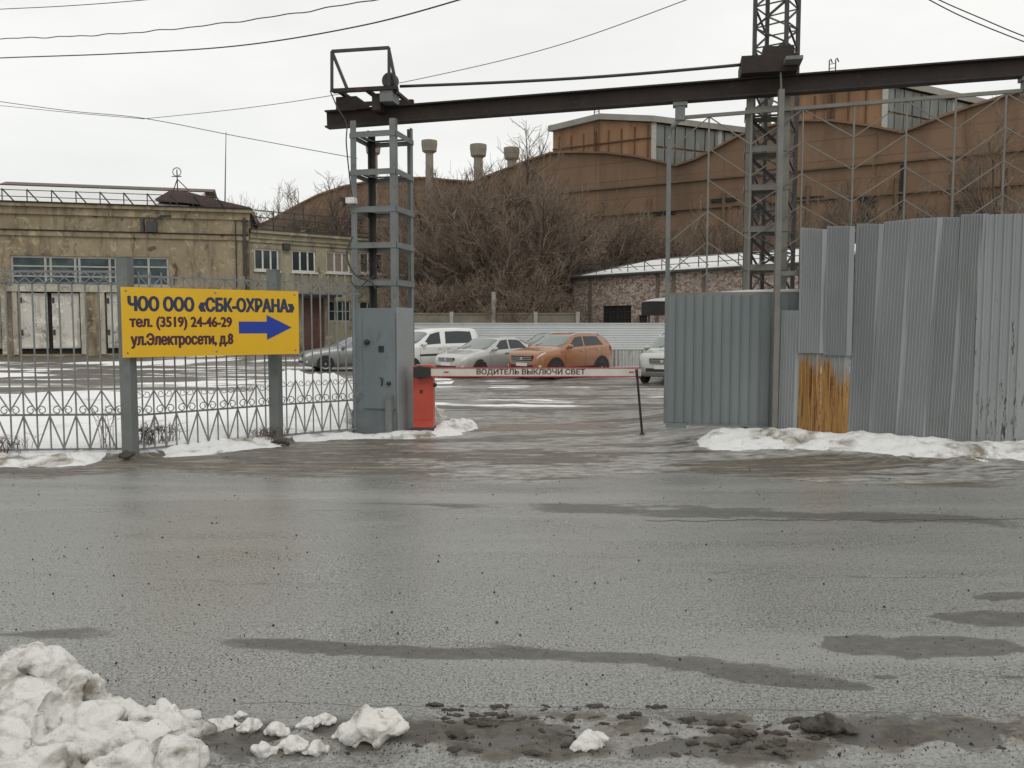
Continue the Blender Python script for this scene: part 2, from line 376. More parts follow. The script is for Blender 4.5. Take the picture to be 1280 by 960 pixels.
# frozen slush in front of the corrugated fence
d = Vector((RFb.x-RFa.x, RFb.y-RFa.y)).normalized(); sr = -(d.y)*(x-RFa.x) + d.x*(y-RFa.y)
slush = sstep(1.2, 3.2, x)*sstep(-2.0, -.9, sr + .7*(fbm(x*1.1, y*2.0, 61)-.5))*(1-sstep(1., 2., sr))
ice = np.clip(icey + .62*slush, 0, 1)
apron = sstep(9.4, 10.2, y + 1.7*(fbm(x*.45, y*1.2, 62, 6)-.5) + .10*(x > 0)*x*.4)
ice = np.clip(ice + .95*apron*sstep(-3.2, -1.0, x+.5*(y-12))*sstep(.44, .56, fbm(x*.4+y*.25, y*2.2-x*.35, 63, 5)), 0, 1)
mud = apron*(1-.35*sstep(.45, .6, fbm(x*.5, y*1.9, 64, 5)))
kerb = (1-sstep(3.62, 3.95, y + .35*(fbm(x*1.3, x*0+7, 31)-.5)))*sstep(-2.4, -1.2, x)*sstep(3.30, 3.48, y+.3*(fbm(x*2, y*2, 35)-.5))
mud = np.clip(mud + kerb*(.45+.55*sstep(.42, .55, fbm(x*4, y*6, 66))), 0, 1)
tracks = kerb*.9*sstep(.40, .55, fbm(x*2.5, y*5, 67))
def track(p0, p1, w, seed, amp=1):
    a, b = G(*p0), G(*p1); dd = (b-a); L = dd.length; dd /= L
    u = (x-a.x)*dd.x + (y-a.y)*dd.y; v_ = -(x-a.x)*dd.y + (y-a.y)*dd.x + .25*(fbm(u*.5, u*0+seed, seed)-.5)
    return amp*(1-sstep(.35, 1.1, np.abs(v_)/(w*(.6+.8*fbm(u*.8, u*0, seed+3))) + 1.7*(fbm(x*2, y*6, seed+5, 5)-.5)))*sstep(-.2, .5, u)*(1-sstep(L-.6, L+.3, u))
for a in (((-60,790),(170,790),.11,71,.8), ((250,798),(930,826),.10,72,1.), ((560,808),(1060,838),.10,77,.8), ((420,630),(640,634),.10,73,.7), ((640,632),(1300,655),.28,74,.75), ((0,714),(420,736),.04,75,.4), ((840,716),(1280,724),.05,76,.5), ((120,630),(210,630),.05,78,.6), ((340,629),(410,629),.05,79,.6), ((340,640),(900,628),.05,88,.5)):
    tracks = np.maximum(tracks, track(*a))
for a in ((1000,852,.36,.10), (1110,846,.25,.08), (1150,806,.42,.14), (1262,745,.18,.07), (1240,776,.36,.10), (1270,775,.3,.1), (1270,846,.3,.05)):
    tracks = np.maximum(tracks, blob(*a, soft=.22, seed=int(a[0]) % 97))
dirt = blob(655, 532, 1.9, 1.0, .5) + blob(600, 528, .7, .45, .5)
lightst = sstep(.55, .75, fbm(x*.18, y*1.7, 91, 4))*(1-apron)
for nm, arr in (('snow', snow), ('ice', ice), ('mud', mud), ('track', tracks), ('dirt', np.clip(dirt, 0, 1)), ('streaks', lightst), ('yard', yard)):
    at = me.attributes.new(nm, 'FLOAT', 'POINT'); at.data.foreach_set('value', arr.astype(np.float32))
q = NT('ground_surface'); pos = q.n('ShaderNodeNewGeometry').outputs['Position']
def A(n):
    a = q.n('ShaderNodeAttribute'); a.attribute_name = n; return a.outputs['Fac']
def mpv(sc):
    m_ = q.n('ShaderNodeMapping'); m_.inputs['Scale'].default_value = sc; q.l(pos, m_.inputs[0]); return m_.outputs[0]
grain = q.noise(mpv((1,1,1)), 62, 3, .75); big = q.noise(mpv((.35,1.5,1)), 1.2, 6, .6); fine = q.noise(mpv((1,1.8,1)), 9, 7, .68); hs = q.noise(mpv((.5,3.5,1)), 2.2, 7, .65)
asp = q.mix(q.ramp(grain, .40, .58), (.055,.056,.05), (.275,.276,.255))
vo = q.n('ShaderNodeTexVoronoi'); vo.inputs['Scale'].default_value = 60; q.l(pos, vo.inputs[0])
asp = q.mix(q.ramp(vo.outputs['Distance'], .10, .22, (1,1,1,1), (0,0,0,1)), asp, (.22,.22,.20))
asp = q.mix(q.ramp(big, .35, .7), asp, q.mix(.5, asp, (.235,.235,.216)))
asp = q.mix(q.math('MULTIPLY', A('streaks'), .5), asp, (.27,.27,.25))
pit = q.n('ShaderNodeTexVoronoi'); pit.inputs['Scale'].default_value = 38; q.l(pos, pit.inputs[0])
asp = q.mix(q.ramp(pit.outputs['Distance'], .13, .24, (1,1,1,1), (0,0,0,1)), asp, (.035,.034,.03))
def brk(att, w=.5):       # break up a painted mask with fine noise
    s_ = q.math('ADD', A(att), q.math('MULTIPLY', q.math('SUBTRACT', fine, .5), w*2))
    return q.ramp(s_, .36, .64)
hs2 = q.noise(mpv((.8,4.2,1)), 1.1, 9, .72, .4); md2 = q.noise(mpv((1,2.2,1)), 3.6, 8, .72)
mudc = q.mix(q.ramp(fine, .38, .62), (.055,.045,.031), (.12,.102,.077))
mudc = q.mix(q.ramp(hs, .52, .60), mudc, (.215,.20,.172))
mudc = q.mix(q.ramp(md2, .56, .64), mudc, (.155,.135,.105))
mudc = q.mix(q.ramp(hs2, .36, .44, (1,1,1,1), (0,0,0,1)), mudc, (.033,.029,.022))
mudc = q.mix(q.ramp(md2, .33, .39, (1,1,1,1), (0,0,0,1)), mudc, (.04,.035,.027))
col = q.mix(q.math('MULTIPLY', brk('mud'), .9), asp, mudc)
yardc = q.mix(q.ramp(hs, .42, .58), (.038,.031,.023), (.11,.092,.07)); yardc = q.mix(q.ramp(md2, .56, .66), yardc, (.20,.185,.16))
col = q.mix(q.math('MULTIPLY', brk('yard', .15), .85), col, yardc)
col = q.mix(brk('dirt', .3), col, q.mix(q.ramp(fine, .3, .7), (.135,.105,.078), (.20,.16,.125)))
trc = q.mix(q.ramp(grain, .36, .64), (.024,.021,.015), (.072,.065,.05)); trc = q.mix(q.ramp(fine, .46, .66), trc, (.10,.092,.076))
col = q.mix(q.math('MULTIPLY', q.math('MULTIPLY', brk('track', .75), q.ramp(grain, .30, .55, (.5,.5,.5,1), (1,1,1,1))), .85), col, trc)
icec = q.mix(q.ramp(md2, .40, .60), (.13,.122,.105), (.40,.393,.365)); icec = q.mix(q.ramp(hs2, .38, .46, (1,1,1,1), (0,0,0,1)), icec, (.075,.066,.052))
col = q.mix(q.math('MULTIPLY', brk('ice', .9), .9), col, icec)
snc = q.mix(q.ramp(q.noise(mpv((1,1,1)), .9, 7, .65), .52, .8), (.76,.76,.755), (.5,.48,.44))
sm = brk('snow', .4); col = q.mix(sm, col, snc)
# two old cracks along the road
sp = q.n('ShaderNodeSeparateXYZ'); q.l(pos, sp.inputs[0])
def crack(y0, slope, w, amp, x0, x1, seed):
    m_ = q.n('ShaderNodeMapping'); m_.inputs['Scale'].default_value = (1,0,0); m_.inputs['Location'].default_value = (seed, seed, 0); q.l(pos, m_.inputs[0])
    nn = q.noise(m_.outputs[0], 2.2, 8, .7)
    f = q.math('ADD', q.math('MULTIPLY', sp.outputs[0], slope), q.math('ADD', q.math('MULTIPLY', q.math('SUBTRACT', nn, .5), amp), y0))
    d_ = q.math('ABSOLUTE', q.math('SUBTRACT', sp.outputs[1], f))
    k = q.math('LESS_THAN', d_, w)
    k = q.math('MULTIPLY', k, q.math('GREATER_THAN', sp.outputs[0], x0)); return q.math('MULTIPLY', k, q.math('LESS_THAN', sp.outputs[0], x1))
g1 = G(850, 652); g2 = G(560, 884)
ck = q.math('MAXIMUM', crack(g1.y, .02, .022, .35, g1.x-.3, g1.x+4.5, 3.1), crack(g2.y, -.035, .004, .16, -1.3, 2.1, 9.3))
col = q.mix(q.math('MULTIPLY', ck, .8), col, (.03,.028,.024))
rg = q.ramp(big, .35, .65, (.22,.22,.22,1), (.42,.42,.42,1))
rg = q.mix(q.math('MULTIPLY', A('yard'), .8), rg, (.6,.6,.6)); rg = q.mix(brk('mud'), rg, q.ramp(md2, .36, .60, (.28,.28,.28,1), (.75,.75,.75,1)))
rg = q.mix(A('track'), rg, (.62,.62,.62)); rg = q.mix(A('ice'), rg, (.33,.33,.33)); rg = q.mix(sm, rg, (.8,.8,.8))
hh = q.math('ADD', q.math('MULTIPLY', grain, .15), q.math('MULTIPLY', q.math('MULTIPLY', fine, .9), q.math('ADD', A('mud'), q.math('ADD', A('snow'), .05))))
q.bump(hh, .5, .02)
m_ground = q.fin(col, rg)
me.materials.append(m_ground)
ground = bpy.data.objects.new('ground', me); COL.objects.link(ground); ground['kind'] = 'structure'
def gz(px, py=None):
    if py is None: px, py = px.x, px.y
    return float(height(np.array([px], float), np.array([py], float))[0])

# snow banks: heaped strips along the fences
def strip(name, path, width, amp, seed, m, step=.035, bite=.55, back=.25):
    b = MB(); pts = [Vector(p) for p in path]
    L = [0]
    for a, c_ in zip(pts, pts[1:]): L.append(L[-1] + (c_-a).length)
    n = int(L[-1]/step); k = int((width+back)/step); V = []
    ss = np.linspace(0, L[-1], n)
    px_ = np.interp(ss, L, [p.x for p in pts]); py_ = np.interp(ss, L, [p.y for p in pts])
    ker = np.ones(15)/15; pxs = np.convolve(np.pad(px_, 7, 'edge'), ker, 'valid'); pys = np.convolve(np.pad(py_, 7, 'edge'), ker, 'valid')
    tx, ty = np.gradient(pxs), np.gradient(pys); ln = np.hypot(tx, ty)+1e-9; nx_, ny_ = ty/ln, -tx/ln     # to the right of travel = road side
    tt = np.linspace(-back, width, k)
    gx = pxs[:, None] + nx_[:, None]*tt[None, :]; gy = pys[:, None] + ny_[:, None]*tt[None, :]
    u = (tt+back)/(width+back); prof = np.sin(np.pi*np.clip(u, 0, 1)**.75)
    endf = np.minimum(sstep(0, .4, ss), sstep(0, .4, L[-1]-ss))
    nz = fbm(gx*2.2, gy*2.2, seed, 5); nz2 = fbm(gx*7, gy*7, seed+9, 3); big_ = fbm(gx*.8, gy*.8, seed+4, 2)
    hh = amp*(prof[None, :]*endf[:, None]*(.30+1.2*big_) + 1.35*bite*(nz-.58) + .55*(nz2-.5)) - .03
    hh = np.maximum(hh, -.06)
    gz_ = height(gx, gy) + hh
    V = np.stack([gx, gy, gz_], -1).reshape(-1, 3)
    keep = (hh > -.055)
    fs = []
    for i in range(n-1):
        for j in range(k-1):
            if keep[i, j] or keep[i+1, j] or keep[i, j+1] or keep[i+1, j+1]: fs.append((i*k+j, i*k+j+1, (i+1)*k+j+1, (i+1)*k+j))
    b.v = [tuple(p) for p in V]; b.f = fs
    o = b.build(name, m, smooth=True); o['kind'] = 'structure'; return o
strip('snow_bank', [(-9.3,10.92,0), (-7,11.0,0), (-5.3,11.12,0)], .5, .13, 101, m_snowbank)
strip('snow_bank', [(-5.0,11.32,0), (-4.2,12.1,0), (-3.45,12.85,0)], .40, .11, 111, m_snowbank)
strip('snow_bank', [(-3.55,12.9,0), (-2.6,13.55,0), (-1.8,13.5,0), (-1.35,13.85,0), (-.75,14.3,0)], .36, .11, 121, m_snowbank)
strip('snow_bank', [(2.75,12.9,0), (4.3,12.45,0), (5.6,11.85,0), (8.4,10.5,0)], 1.05, .15, 131, m_snowbank, bite=.42, back=.12)
strip('snow_bank', [(-1.5,14.35,0), (-1.2,14.2,0), (-.9,14.6,0), (-1.0,15.6,0)], .35, .26, 141, m_snowbank)

# ------------------------------------------------------------------ brown hangar and its roof monitors
HA, HB = (-4.5, 100.), (35., 76.)
hd = (Vector((*HB,0))-Vector((*HA,0))).normalized(); hn = Vector((-hd.y, hd.x, 0))
hang = thing('factory_hangar', 'huge brown factory hangar with humped gable walls behind the bare trees', 'hangar', (15, 95, 0))
out = [(318,285),(345,273),(372,258),(400,244),(430,234),(470,226),(505,223),(535,223),(565,226),(593,228),(618,218),(642,209),(668,199),(690,192),(720,191),(760,192),(800,197),(846,208),(870,200),(895,187),(922,172),(945,163),(990,152),(1040,152),(1085,158),(1100,161),(1128,167),(1150,158),(1180,146),(1215,134),(1250,123),(1290,112),(1340,103),(1400,100),(1470,112)]
poly = [PL(px, py, HA, HB) for px, py in out]
b = MB(); b.prism([Vector((poly[0].x, poly[0].y, -1))] + poly + [Vector((poly[-1].x, poly[-1].y, -1))], hn*55); b.build('wall', m_hang, hang)
b = MB()                                   # thin coping along the humped parapet
for p, q_ in zip(poly, poly[1:]): b.upbar(p - hn*.15 + Vector((0,0,.05)), q_ - hn*.15 + Vector((0,0,.05)), .5, .2, hn)
b.build('coping', m_hang, hang)
b = MB()                                   # wall ribs and long ledges
for px in (640, 700, 752, 812, 905, 960, 1010, 1062, 1120, 1190, 1260):
    t = PL(px, 250, HA, HB); b.bar((t.x-hn.x*.12, t.y-hn.y*.12, 0), (t.x-hn.x*.12, t.y-hn.y*.12, 15.0), .35, .25)
for z in (9.6, 13.6, 16.4):
    a_, c_ = PL(600, 250, HA, HB), PL(1330, 250, HA, HB); b.bar((a_.x-hn.x*.15, a_.y-hn.y*.15, z), (c_.x-hn.x*.15, c_.y-hn.y*.15, z), .22, .16)
b.build('wall_ledges', simple('ledge_brown', (.10,.068,.043), (.14,.098,.062), .8, .9), hang)
for px, py, w_, h_ in ((826,266,3.2,.5), (905,250,2.6,.35), (1128,238,.35,4.5), (1085,262,1.4,2.2), (790,300,1.5,2.0), (1010,248,2.8,.3), (940,268,1.6,1.4), (1210,262,2.2,1.6)):
    t = PL(px, py, HA, HB); b = MB(); b.obox(t-hn*.05, hd*w_/2, hn*.12, Vector((0,0,h_/2))); b.build('dark_opening', m_darkhole, hang)
def monitor(x0, x1, yl, yr, ybl, ybr, xe, De):
    l0, r0 = PL(x0, ybl, HA, HB), PL(x1, ybr, HA, HB); lt, rt = PL(x0, yl, HA, HB), PL(x1, yr, HA, HB)
    zt = lt.z; zr = rt.z; zb = min(l0.z, r0.z)-1.2; Lw = (Vector((r0.x,r0.y,0))-Vector((l0.x,l0.y,0))).length
    o = Vector((l0.x, l0.y, 0)) + hn*.6
    e_ = P(xe, 200, De); sv = Vector((e_.x, e_.y, 0)) - (o + hd*Lw); depth = sv.length; sv.normalize(); ns = Vector((sv.y, -sv.x, 0))
    def pt(u, z, d_=0): return o + hd*u + sv*d_ + Vector((0,0,z)) if d_ > 0 else o + hd*u + hn*d_ + Vector((0,0,z))
    zm = (zt+zr)/2 + .75
    b = MB(); b.prism([pt(0,zb), pt(Lw,zb), pt(Lw,zr), pt(Lw*.5,zm), pt(0,zt)], sv*depth); f = b.build('monitor_gable', m_rustpan, hang)
    b = MB()
    for u in np.arange(.8, Lw-.3, 1.5): b.bar(pt(u, zb, -.06), pt(u, zr-.2, -.06), .12, .1)
    zc = zb + (zr-zb)*.72; b.bar(pt(0,zc,-.1), pt(Lw,zc,-.1), .14, .12); b.build('panel_joints', simple('joint_brown', (.10,.05,.025), (.13,.065,.03), 1, .9), f)
    b = MB()
    for (u0, z0), (u1, z1) in (((-.4, zt-.05), (Lw*.5, zm)), ((Lw*.5, zm), (Lw+.35, zr-.02))):
        b.prism([pt(u0,z0,-.5), pt(u1,z1,-.5), pt(u1,z1+.62,-.5), pt(u0,z0+.62,-.5)], sv*(depth+.6))
    b.build('monitor_roof', m_monroof, hang)
    b = MB(); hgt = zr-zb
    for k in range(int(depth/1.3)):
        a0, a1 = .25+k*1.3, .25+k*1.3+1.15
        for z0, z1 in ((.1,.52), (.56,.97)):
            lean = .25*(k % 3)/3
            b.obox(pt(Lw, zb+hgt*(z0+z1)/2, (a0+a1)/2)+ns*.12, sv*(a1-a0)/2, ns*.06, Vector((0,0,hgt*(z1-z0)/2)) + ns*lean*.3)
    b.build('side_glazing', m_monside, hang)
    b = MB()
    for a0 in (.1, depth*.62): b = MB(); b.bar(pt(Lw, zb, a0)+ns*.16, pt(Lw, zr, a0)+ns*.16, .5, .2); b.build('corner_trim', m_framed, hang)
    b = MB()
    for dx_ in (-.28, .28):
        b.tube([pt(Lw*.47+dx_, zb, -.35), pt(Lw*.47+dx_, zm+1.9, -.35), pt(Lw*.47+dx_, zm+2.1, .1), pt(Lw*.47+dx_, zm+1.8, .3)], .06, 5)
    for z in np.arange(zb, zm+1.6, .4): b.bar(pt(Lw*.47-.28, z, -.35), pt(Lw*.47+.28, z, -.35), .05, .05)
    b.build('roof_ladder', simple('ladder_rust', (.07,.035,.02), (.10,.05,.03), 2, .8), hang)
monitor(688, 812, 163, 152, 194, 203, 945, 95)
monitor(985, 1101, 116, 104, 153, 160, 1235, 86)
for i, (px, yt, yb, wc, wp, D, lab) in enumerate(((537,176,232,19,9.5,103,'tall thin mushroom-topped vent stack, leftmost one clear of the gate tower'), (598,181,230,20,11,101,'mushroom-topped vent stack standing where two hangar humps meet'), (639.5,185,212,19,10.5,98,'short mushroom-topped vent stack nearest the rust-brown roof monitor'), (467,179,232,18,10.5,104,'mushroom-topped vent stack seen through the left gate tower'), (957,118,175,17,12,86,'pale vent stack seen through the right gate tower'))):
    r_ = D/1050; bs = P(px, yb, D); tp = P(px, yt, D); rt = thing('vent_stack', lab, 'vent', (bs.x, bs.y, bs.z-3), group='vent stacks on the hangar roof')
    hc = wc*.68*r_; b = MB(); b.lathe([(wp/2*r_*1.12, 0), (wp/2*r_, tp.z-hc-bs.z+3), (0, tp.z-hc-bs.z+3)], (bs.x,bs.y,bs.z-3), (0,0,1), 16); b.build('pipe', m_vent, rt, smooth=True, sharp=40)
    b = MB(); b.lathe([(wp/2*r_, -.25), (wc/2*r_*.93, 0), (wc/2*r_, hc*.5), (wc/2*r_*1.03, hc*.55), (wc/2*r_*1.03, hc), (wc/2*r_*.9, hc), (wc/2*r_*.85, hc*.6), (0, hc*.6)], (bs.x,bs.y,tp.z-hc), (0,0,1), 20); b.build('cap', m_vent, rt, smooth=True, sharp=40)

# ------------------------------------------------------------------ long buildings at the back
def wall(b, A_, d_, n_, u0, u1, z0, z1, holes, th=.35):
    us = sorted({u0, u1, *[h[0] for h in holes], *[h[1] for h in holes]}); zs = sorted({z0, z1, *[h[2] for h in holes], *[h[3] for h in holes]})
    us = [u for u in us if u0 <= u <= u1]; zs = [z for z in zs if z0 <= z <= z1]
    def inh(u, z): return any(h[0] < u < h[1] and h[2] < z < h[3] for h in holes) or not (u0 < u < u1 and z0 < z < z1)
    def pt(u, z, k): return A_ + d_*u + n_*k + Vector((0,0,z))
    for a_, c_ in zip(us, us[1:]):
        for e, g in zip(zs, zs[1:]):
            um, zm = (a_+c_)/2, (e+g)/2
            if inh(um, zm): continue
            b.add([pt(a_,e,0), pt(c_,e,0), pt(c_,g,0), pt(a_,g,0)], [(0,1,2,3)])
            b.add([pt(a_,e,th), pt(c_,e,th), pt(c_,g,th), pt(a_,g,th)], [(3,2,1,0)])
            for (du, dz, q_) in ((-1e-3, 0, [(a_,e),(a_,g)]), (1e-3, 0, [(c_,g),(c_,e)]), (0, -1e-3, [(c_,e),(a_,e)]), (0, 1e-3, [(a_,g),(c_,g)])):
                pu = (a_ if du < 0 else c_ if du > 0 else um) + du; pz = (e if dz < 0 else g if dz > 0 else zm) + dz
                if inh(pu, pz): b.add([pt(*q_[0],0), pt(*q_[1],0), pt(*q_[1],th), pt(*q_[0],th)], [(0,1,2,3)])
class Facade:
    def __init__(s, A_, B_):
        s.A2, s.B2 = A_, B_; s.A = Vector((*A_, 0)); s.d = (Vector((*B_,0))-s.A).normalized(); s.n = Vector((-s.d.y, s.d.x, 0)); s.L = (Vector((*B_,0))-s.A).length
    def uz(s, px, py): p = PL(px, py, s.A2, s.B2); return (Vector((p.x,p.y,0))-s.A).dot(s.d), p.z
    def rect(s, x0, y0, x1, y1):
        u0, za = s.uz(x0, (y0+y1)/2); u1, _ = s.uz(x1, (y0+y1)/2); xm = (x0+x1)/2
        return (u0, u1, s.uz(xm, y1)[1], s.uz(xm, y0)[1])
    def pt(s, u, z, k=0): return s.A + s.d*u + s.n*k + Vector((0,0,z))
    def slab(s, b, u0, u1, z0, z1, k0, k1): b.obox(s.pt((u0+u1)/2, (z0+z1)/2, (k0+k1)/2), s.d*(u1-u0)/2, s.n*abs(k1-k0)/2, Vector((0,0,(z1-z0)/2)))
    def window(s, r_, parent, mull, m_f, m_g, fw=.09, rails=(), k=.14, curt=None):
        u0, u1, z0, z1 = r_; b = MB()
        s.slab(b, u0, u1, z0, z0+fw, k, k+.1); s.slab(b, u0, u1, z1-fw, z1, k, k+.1)
        for m_ in [0, *mull, 1]:
            u = u0 + (u1-u0)*m_; u = min(max(u, u0+fw/2), u1-fw/2); s.slab(b, u-fw/2, u+fw/2, z0+fw, z1-fw, k+.002, k+.1)
        for m_ in rails: z = z0+(z1-z0)*m_; s.slab(b, u0+fw, u1-fw, z-fw/3, z+fw/3, k+.01, k+.09)
        w_ = b.build('window', m_f, parent)
        b = MB(); s.slab(b, u0+.02, u1-.02, z0+.02, z1-.02, k+.04, k+.06); b.build('glass', m_g, w_)
        if curt:
            b = MB(); s.slab(b, u0+.05+(u1-u0)*curt[0], u0+(u1-u0)*curt[1]-.05, z0+.08, z1-.06, k+.025, k+.036); b.build('curtain', m_curtain, w_)
        return w_
def at_px(px, D): p = P(px, 407, D); return (p.x, p.y)
# --- left workshop
F1 = Facade(at_px(-70, 51.2), at_px(313, 55.5))
b1_ = thing('workshop_building', 'stained tan workshop with peeling white garage doors and snow on its roof', 'building', (F1.A.x+10, F1.A.y+2, 0))
zt = F1.uz(150, 262)[1]
win = [F1.rect(13,320,146,358), F1.rect(160,321,211,358), F1.rect(-60,320,-8,358)]
door = [F1.rect(23,364,101,441), F1.rect(132,364,213,442), F1.rect(-62,364,2,441)]
low = [F1.rect(232,392,296,442)]
for dr in door: pass
door = [(d0,d1,0.02,z1) for d0,d1,z0,z1 in door]
b = MB(); wall(b, F1.A, F1.d, F1.n, 0, F1.L, -.4, zt, win+door, .4)
F1s = F1.pt(F1.L, 0); b.prism([F1.pt(F1.L,-.4,.0)+F1.d*.001, F1.pt(F1.L,zt,.0)+F1.d*.001, F1.pt(F1.L,zt,22)+F1.d*.001, F1.pt(F1.L,-.4,22)+F1.d*.001], -F1.d*.4)
b.build('wall', m_plas1, b1_)
b = MB()
F1.slab(b, -.2, F1.L+.25, zt+.004, zt+.22, -.35, 22); F1.slab(b, -.1, F1.L+.12, zt-.45, zt-.004, -.14, -.004)
zb_ = F1.uz(150, 294)[1]; F1.slab(b, 0, F1.L, zb_-.16, zb_+.14, -.12, -.003)
b.build('cornice', m_plas1, b1_)
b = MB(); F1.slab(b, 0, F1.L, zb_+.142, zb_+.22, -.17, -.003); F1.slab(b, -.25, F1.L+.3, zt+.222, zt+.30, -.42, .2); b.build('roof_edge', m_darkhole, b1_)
b = MB()
for w_ in win[:1]+win[1:2]: F1.slab(b, w_[0]-.3, w_[1]+.4, w_[2]-.34, w_[2]-.01, -.16, -.003)
for dr in door:
    for u in (dr[0], dr[1]): F1.slab(b, u-.28 if u == dr[0] else u+.02, u-.02 if u == dr[0] else u+.28, 0, dr[3]+.05, -.1, -.003)
b.build('lintel', m_lint, b1_)
for w_, mu in ((win[0], (.32,.37,.6,.64,.93)), (win[1], (.08,.5)), (win[2], (.5,))): F1.window(w_, b1_, mu, m_framed, m_glassteal, .13, (.33,.66), .1)
for dr in door:
    mid = (dr[0]+dr[1])/2
    for a_, c_ in ((dr[0]+.08, mid-.13), (mid+.13, dr[1]-.08)):
        b = MB(); F1.slab(b, a_, c_, .38, dr[3]-.12, .08, .2)
        for z in (.45, dr[3]-.25): F1.slab(b, a_+.03, c_-.03, z, z+.08, .06, .08)
        dd = b.build('garage_door_leaf', m_doorw, b1_)
        for z in (1.2, 3.2): b = MB(); F1.slab(b, a_+.02, a_+.16, z, z+.35, .05, .075); b.build('hinge', m_dark, dd)
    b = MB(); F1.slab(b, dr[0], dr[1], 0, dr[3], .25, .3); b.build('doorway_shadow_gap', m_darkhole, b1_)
# roof: snow slope, railing, ridge
b = MB(); b.prism([F1.pt(-.2, zt+.24, .1), F1.pt(-.2, zt+3.1, 12), F1.pt(-.2, zt+3.1, 13), F1.pt(-.2, zt+.24, 13)], F1.d*(F1.L-3.6)); b.build('roof_snow', m_snowroof, b1_)
b = MB(); b.prism([F1.pt(-.2, zt+3.0, 11.3), F1.pt(-.2, zt+3.45, 13), F1.pt(-.2, zt+3., 15)], F1.d*(F1.L-3)); b.build('roof_ridge', m_roofred, b1_)
b = MB(); nn = 12
for i in range(nn):
    u = .6 + i*(F1.L-2.6)/(nn-1); b.bar(F1.pt(u, zt+.2, .3), F1.pt(u, zt+1.05, .3), .05, .05); b.bar(F1.pt(u+.55, zt+.25, 1.4), F1.pt(u, zt+1.1, .3), .06, .06)
for z in (.65, 1.05): b.bar(F1.pt(.2, zt+z, .3), F1.pt(F1.L-2, zt+z-.0, .3), .045, .045)
b.build('roof_railing', m_dark, b1_)
FH = Facade(at_px(-70, 52.6), at_px(313, 56.6))
b = MB(); pl = [PL(px, py, FH.A2, FH.B2) for px, py in ((193,249),(214,237),(236,240),(262,247),(290,254),(313,259),(315,271),(300,272),(276,264),(245,255))]
b.prism(pl, FH.n*6); b.build('hipped_roof', m_roofred, b1_)
b = MB(); pl = [PL(px, py, FH.A2, FH.B2) for px, py in ((262,247.5),(296,247),(312,258),(313,262))]
b.prism([p+FH.n*6.2 for p in pl], FH.n*4); b.build('hipped_roof', simple('roof_red_far', (.085,.05,.043), (.11,.065,.055), 2, .6), b1_)
b = MB(); u, z = F1.uz(306, 300); b.tube([F1.pt(u, zt-.3, -.2), F1.pt(u, .4, -.2)], .08, 8); b.tube([F1.pt(u-.55, zt-.5, -.12), F1.pt(u-.55, .8, -.12)], .045, 6); b.build('downpipe', m_dark, b1_)
b = MB(); u, z = F1.uz(192, 284); F1.slab(b, u-.35, u+.25, z-.35, z+.35, -.5, -.13); b.bar(F1.pt(u-.6,z-.3,-.3), F1.pt(u-.6,z+.5,-.3), .2, .2); b.tube([F1.pt(u,z+.3,-.3), F1.pt(u+.5,z+.7,-.3), F1.pt(u+1.1,z+.75,-.2)], .07, 6); b.build('wall_bracket', m_dark, b1_)
am = P(222, 238, 57); t_ = thing('roof_antenna', 'tripod aerial on the ridge of the brown hipped roof', 'antenna', am)
b = MB(); tp = P(221, 212, 57); b.tube([am-Vector((0,0,.2)), tp], .04, 5)
for dx_, px in ((0,216), (0,238)): b.tube([P(px, 240, 57), P(221.5, 224, 57)], .035, 5)
b.build('tripod', m_dark, t_)
b = MB(); c_ = P(221, 214, 57); b.tube([c_+Vector((.28*math.cos(a), 0, .28*math.sin(a)-.05)) for a in np.linspace(0, 2*math.pi, 13)], .03, 4); b.bar(c_+Vector((-.35,0,-.35)), c_+Vector((.3,0,-.35)), .05, .05); b.build('aerial', m_dark, t_)
b = MB(); b.tube([P(281, 262, 58), P(281.5, 228, 58), P(282.5, 165, 58)], [.05,.04,.022], 5); tag(b.build('whip_antenna', m_dark), 'tall thin whip aerial at the right end of the workshop roof', 'antenna')

# --- two-storey office
F2 = Facade(at_px(313.5, 56.2), at_px(516, 64.5))
b2_ = thing('office_building', 'two-storey yellowish office block with white-framed windows beside the tan workshop', 'building', (F2.A.x+4, F2.A.y+3, 0))
zt = F2.uz(380, 296)[1]
w2 = [F2.rect(*r) for r in ((318,311,349,338), (365,313,395,340), (408,315,438,341), (450,316,480,342), (492,318,506,343))]
lo2 = [F2.rect(*r) for r in ((410,376,439,402), (450,377,481,402), (496,378,511,400))]; dr2 = F2.rect(378,372,406,440); dr2 = (dr2[0], dr2[1], .02, dr2[3])
b = MB(); wall(b, F2.A, F2.d, F2.n, 0, F2.L, -.4, zt, w2+lo2+[dr2]); b.prism([F2.pt(F2.L+.001,-.4,.0), F2.pt(F2.L+.001,zt,.0), F2.pt(F2.L+.001,zt,12), F2.pt(F2.L+.001,-.4,12)], -F2.d*.35); b.build('wall', m_plas2, b2_)
b = MB(); F2.slab(b, -.0, F2.L+.3, zt+.003, zt+.2, -.4, 12); F2.slab(b, 0, F2.L+.15, zt-.35, zt-.004, -.2, -.004); F2.slab(b, 0, F2.L+.1, zt-.6, zt-.354, -.1, -.004); b.build('cornice', m_plas2, b2_)
b = MB(); F2.slab(b, 0, F2.L+.32, zt+.203, zt+.27, -.45, 12.1); b.build('roof_sheet', m_dark, b2_)
for i, (r_, cu) in enumerate(zip(w2, (None, None, (0,1), None, None))): F2.window(r_, b2_, (.36,.68) if i < 4 else (.5,), m_frame, m_glass, .11, (), .12, cu)
b = MB()
for r_ in w2: F2.slab(b, r_[0]-.1, r_[1]+.1, r_[2]-.12, r_[2]-.004, -.12, .1)
b.build('window_sill', m_frame, b2_)
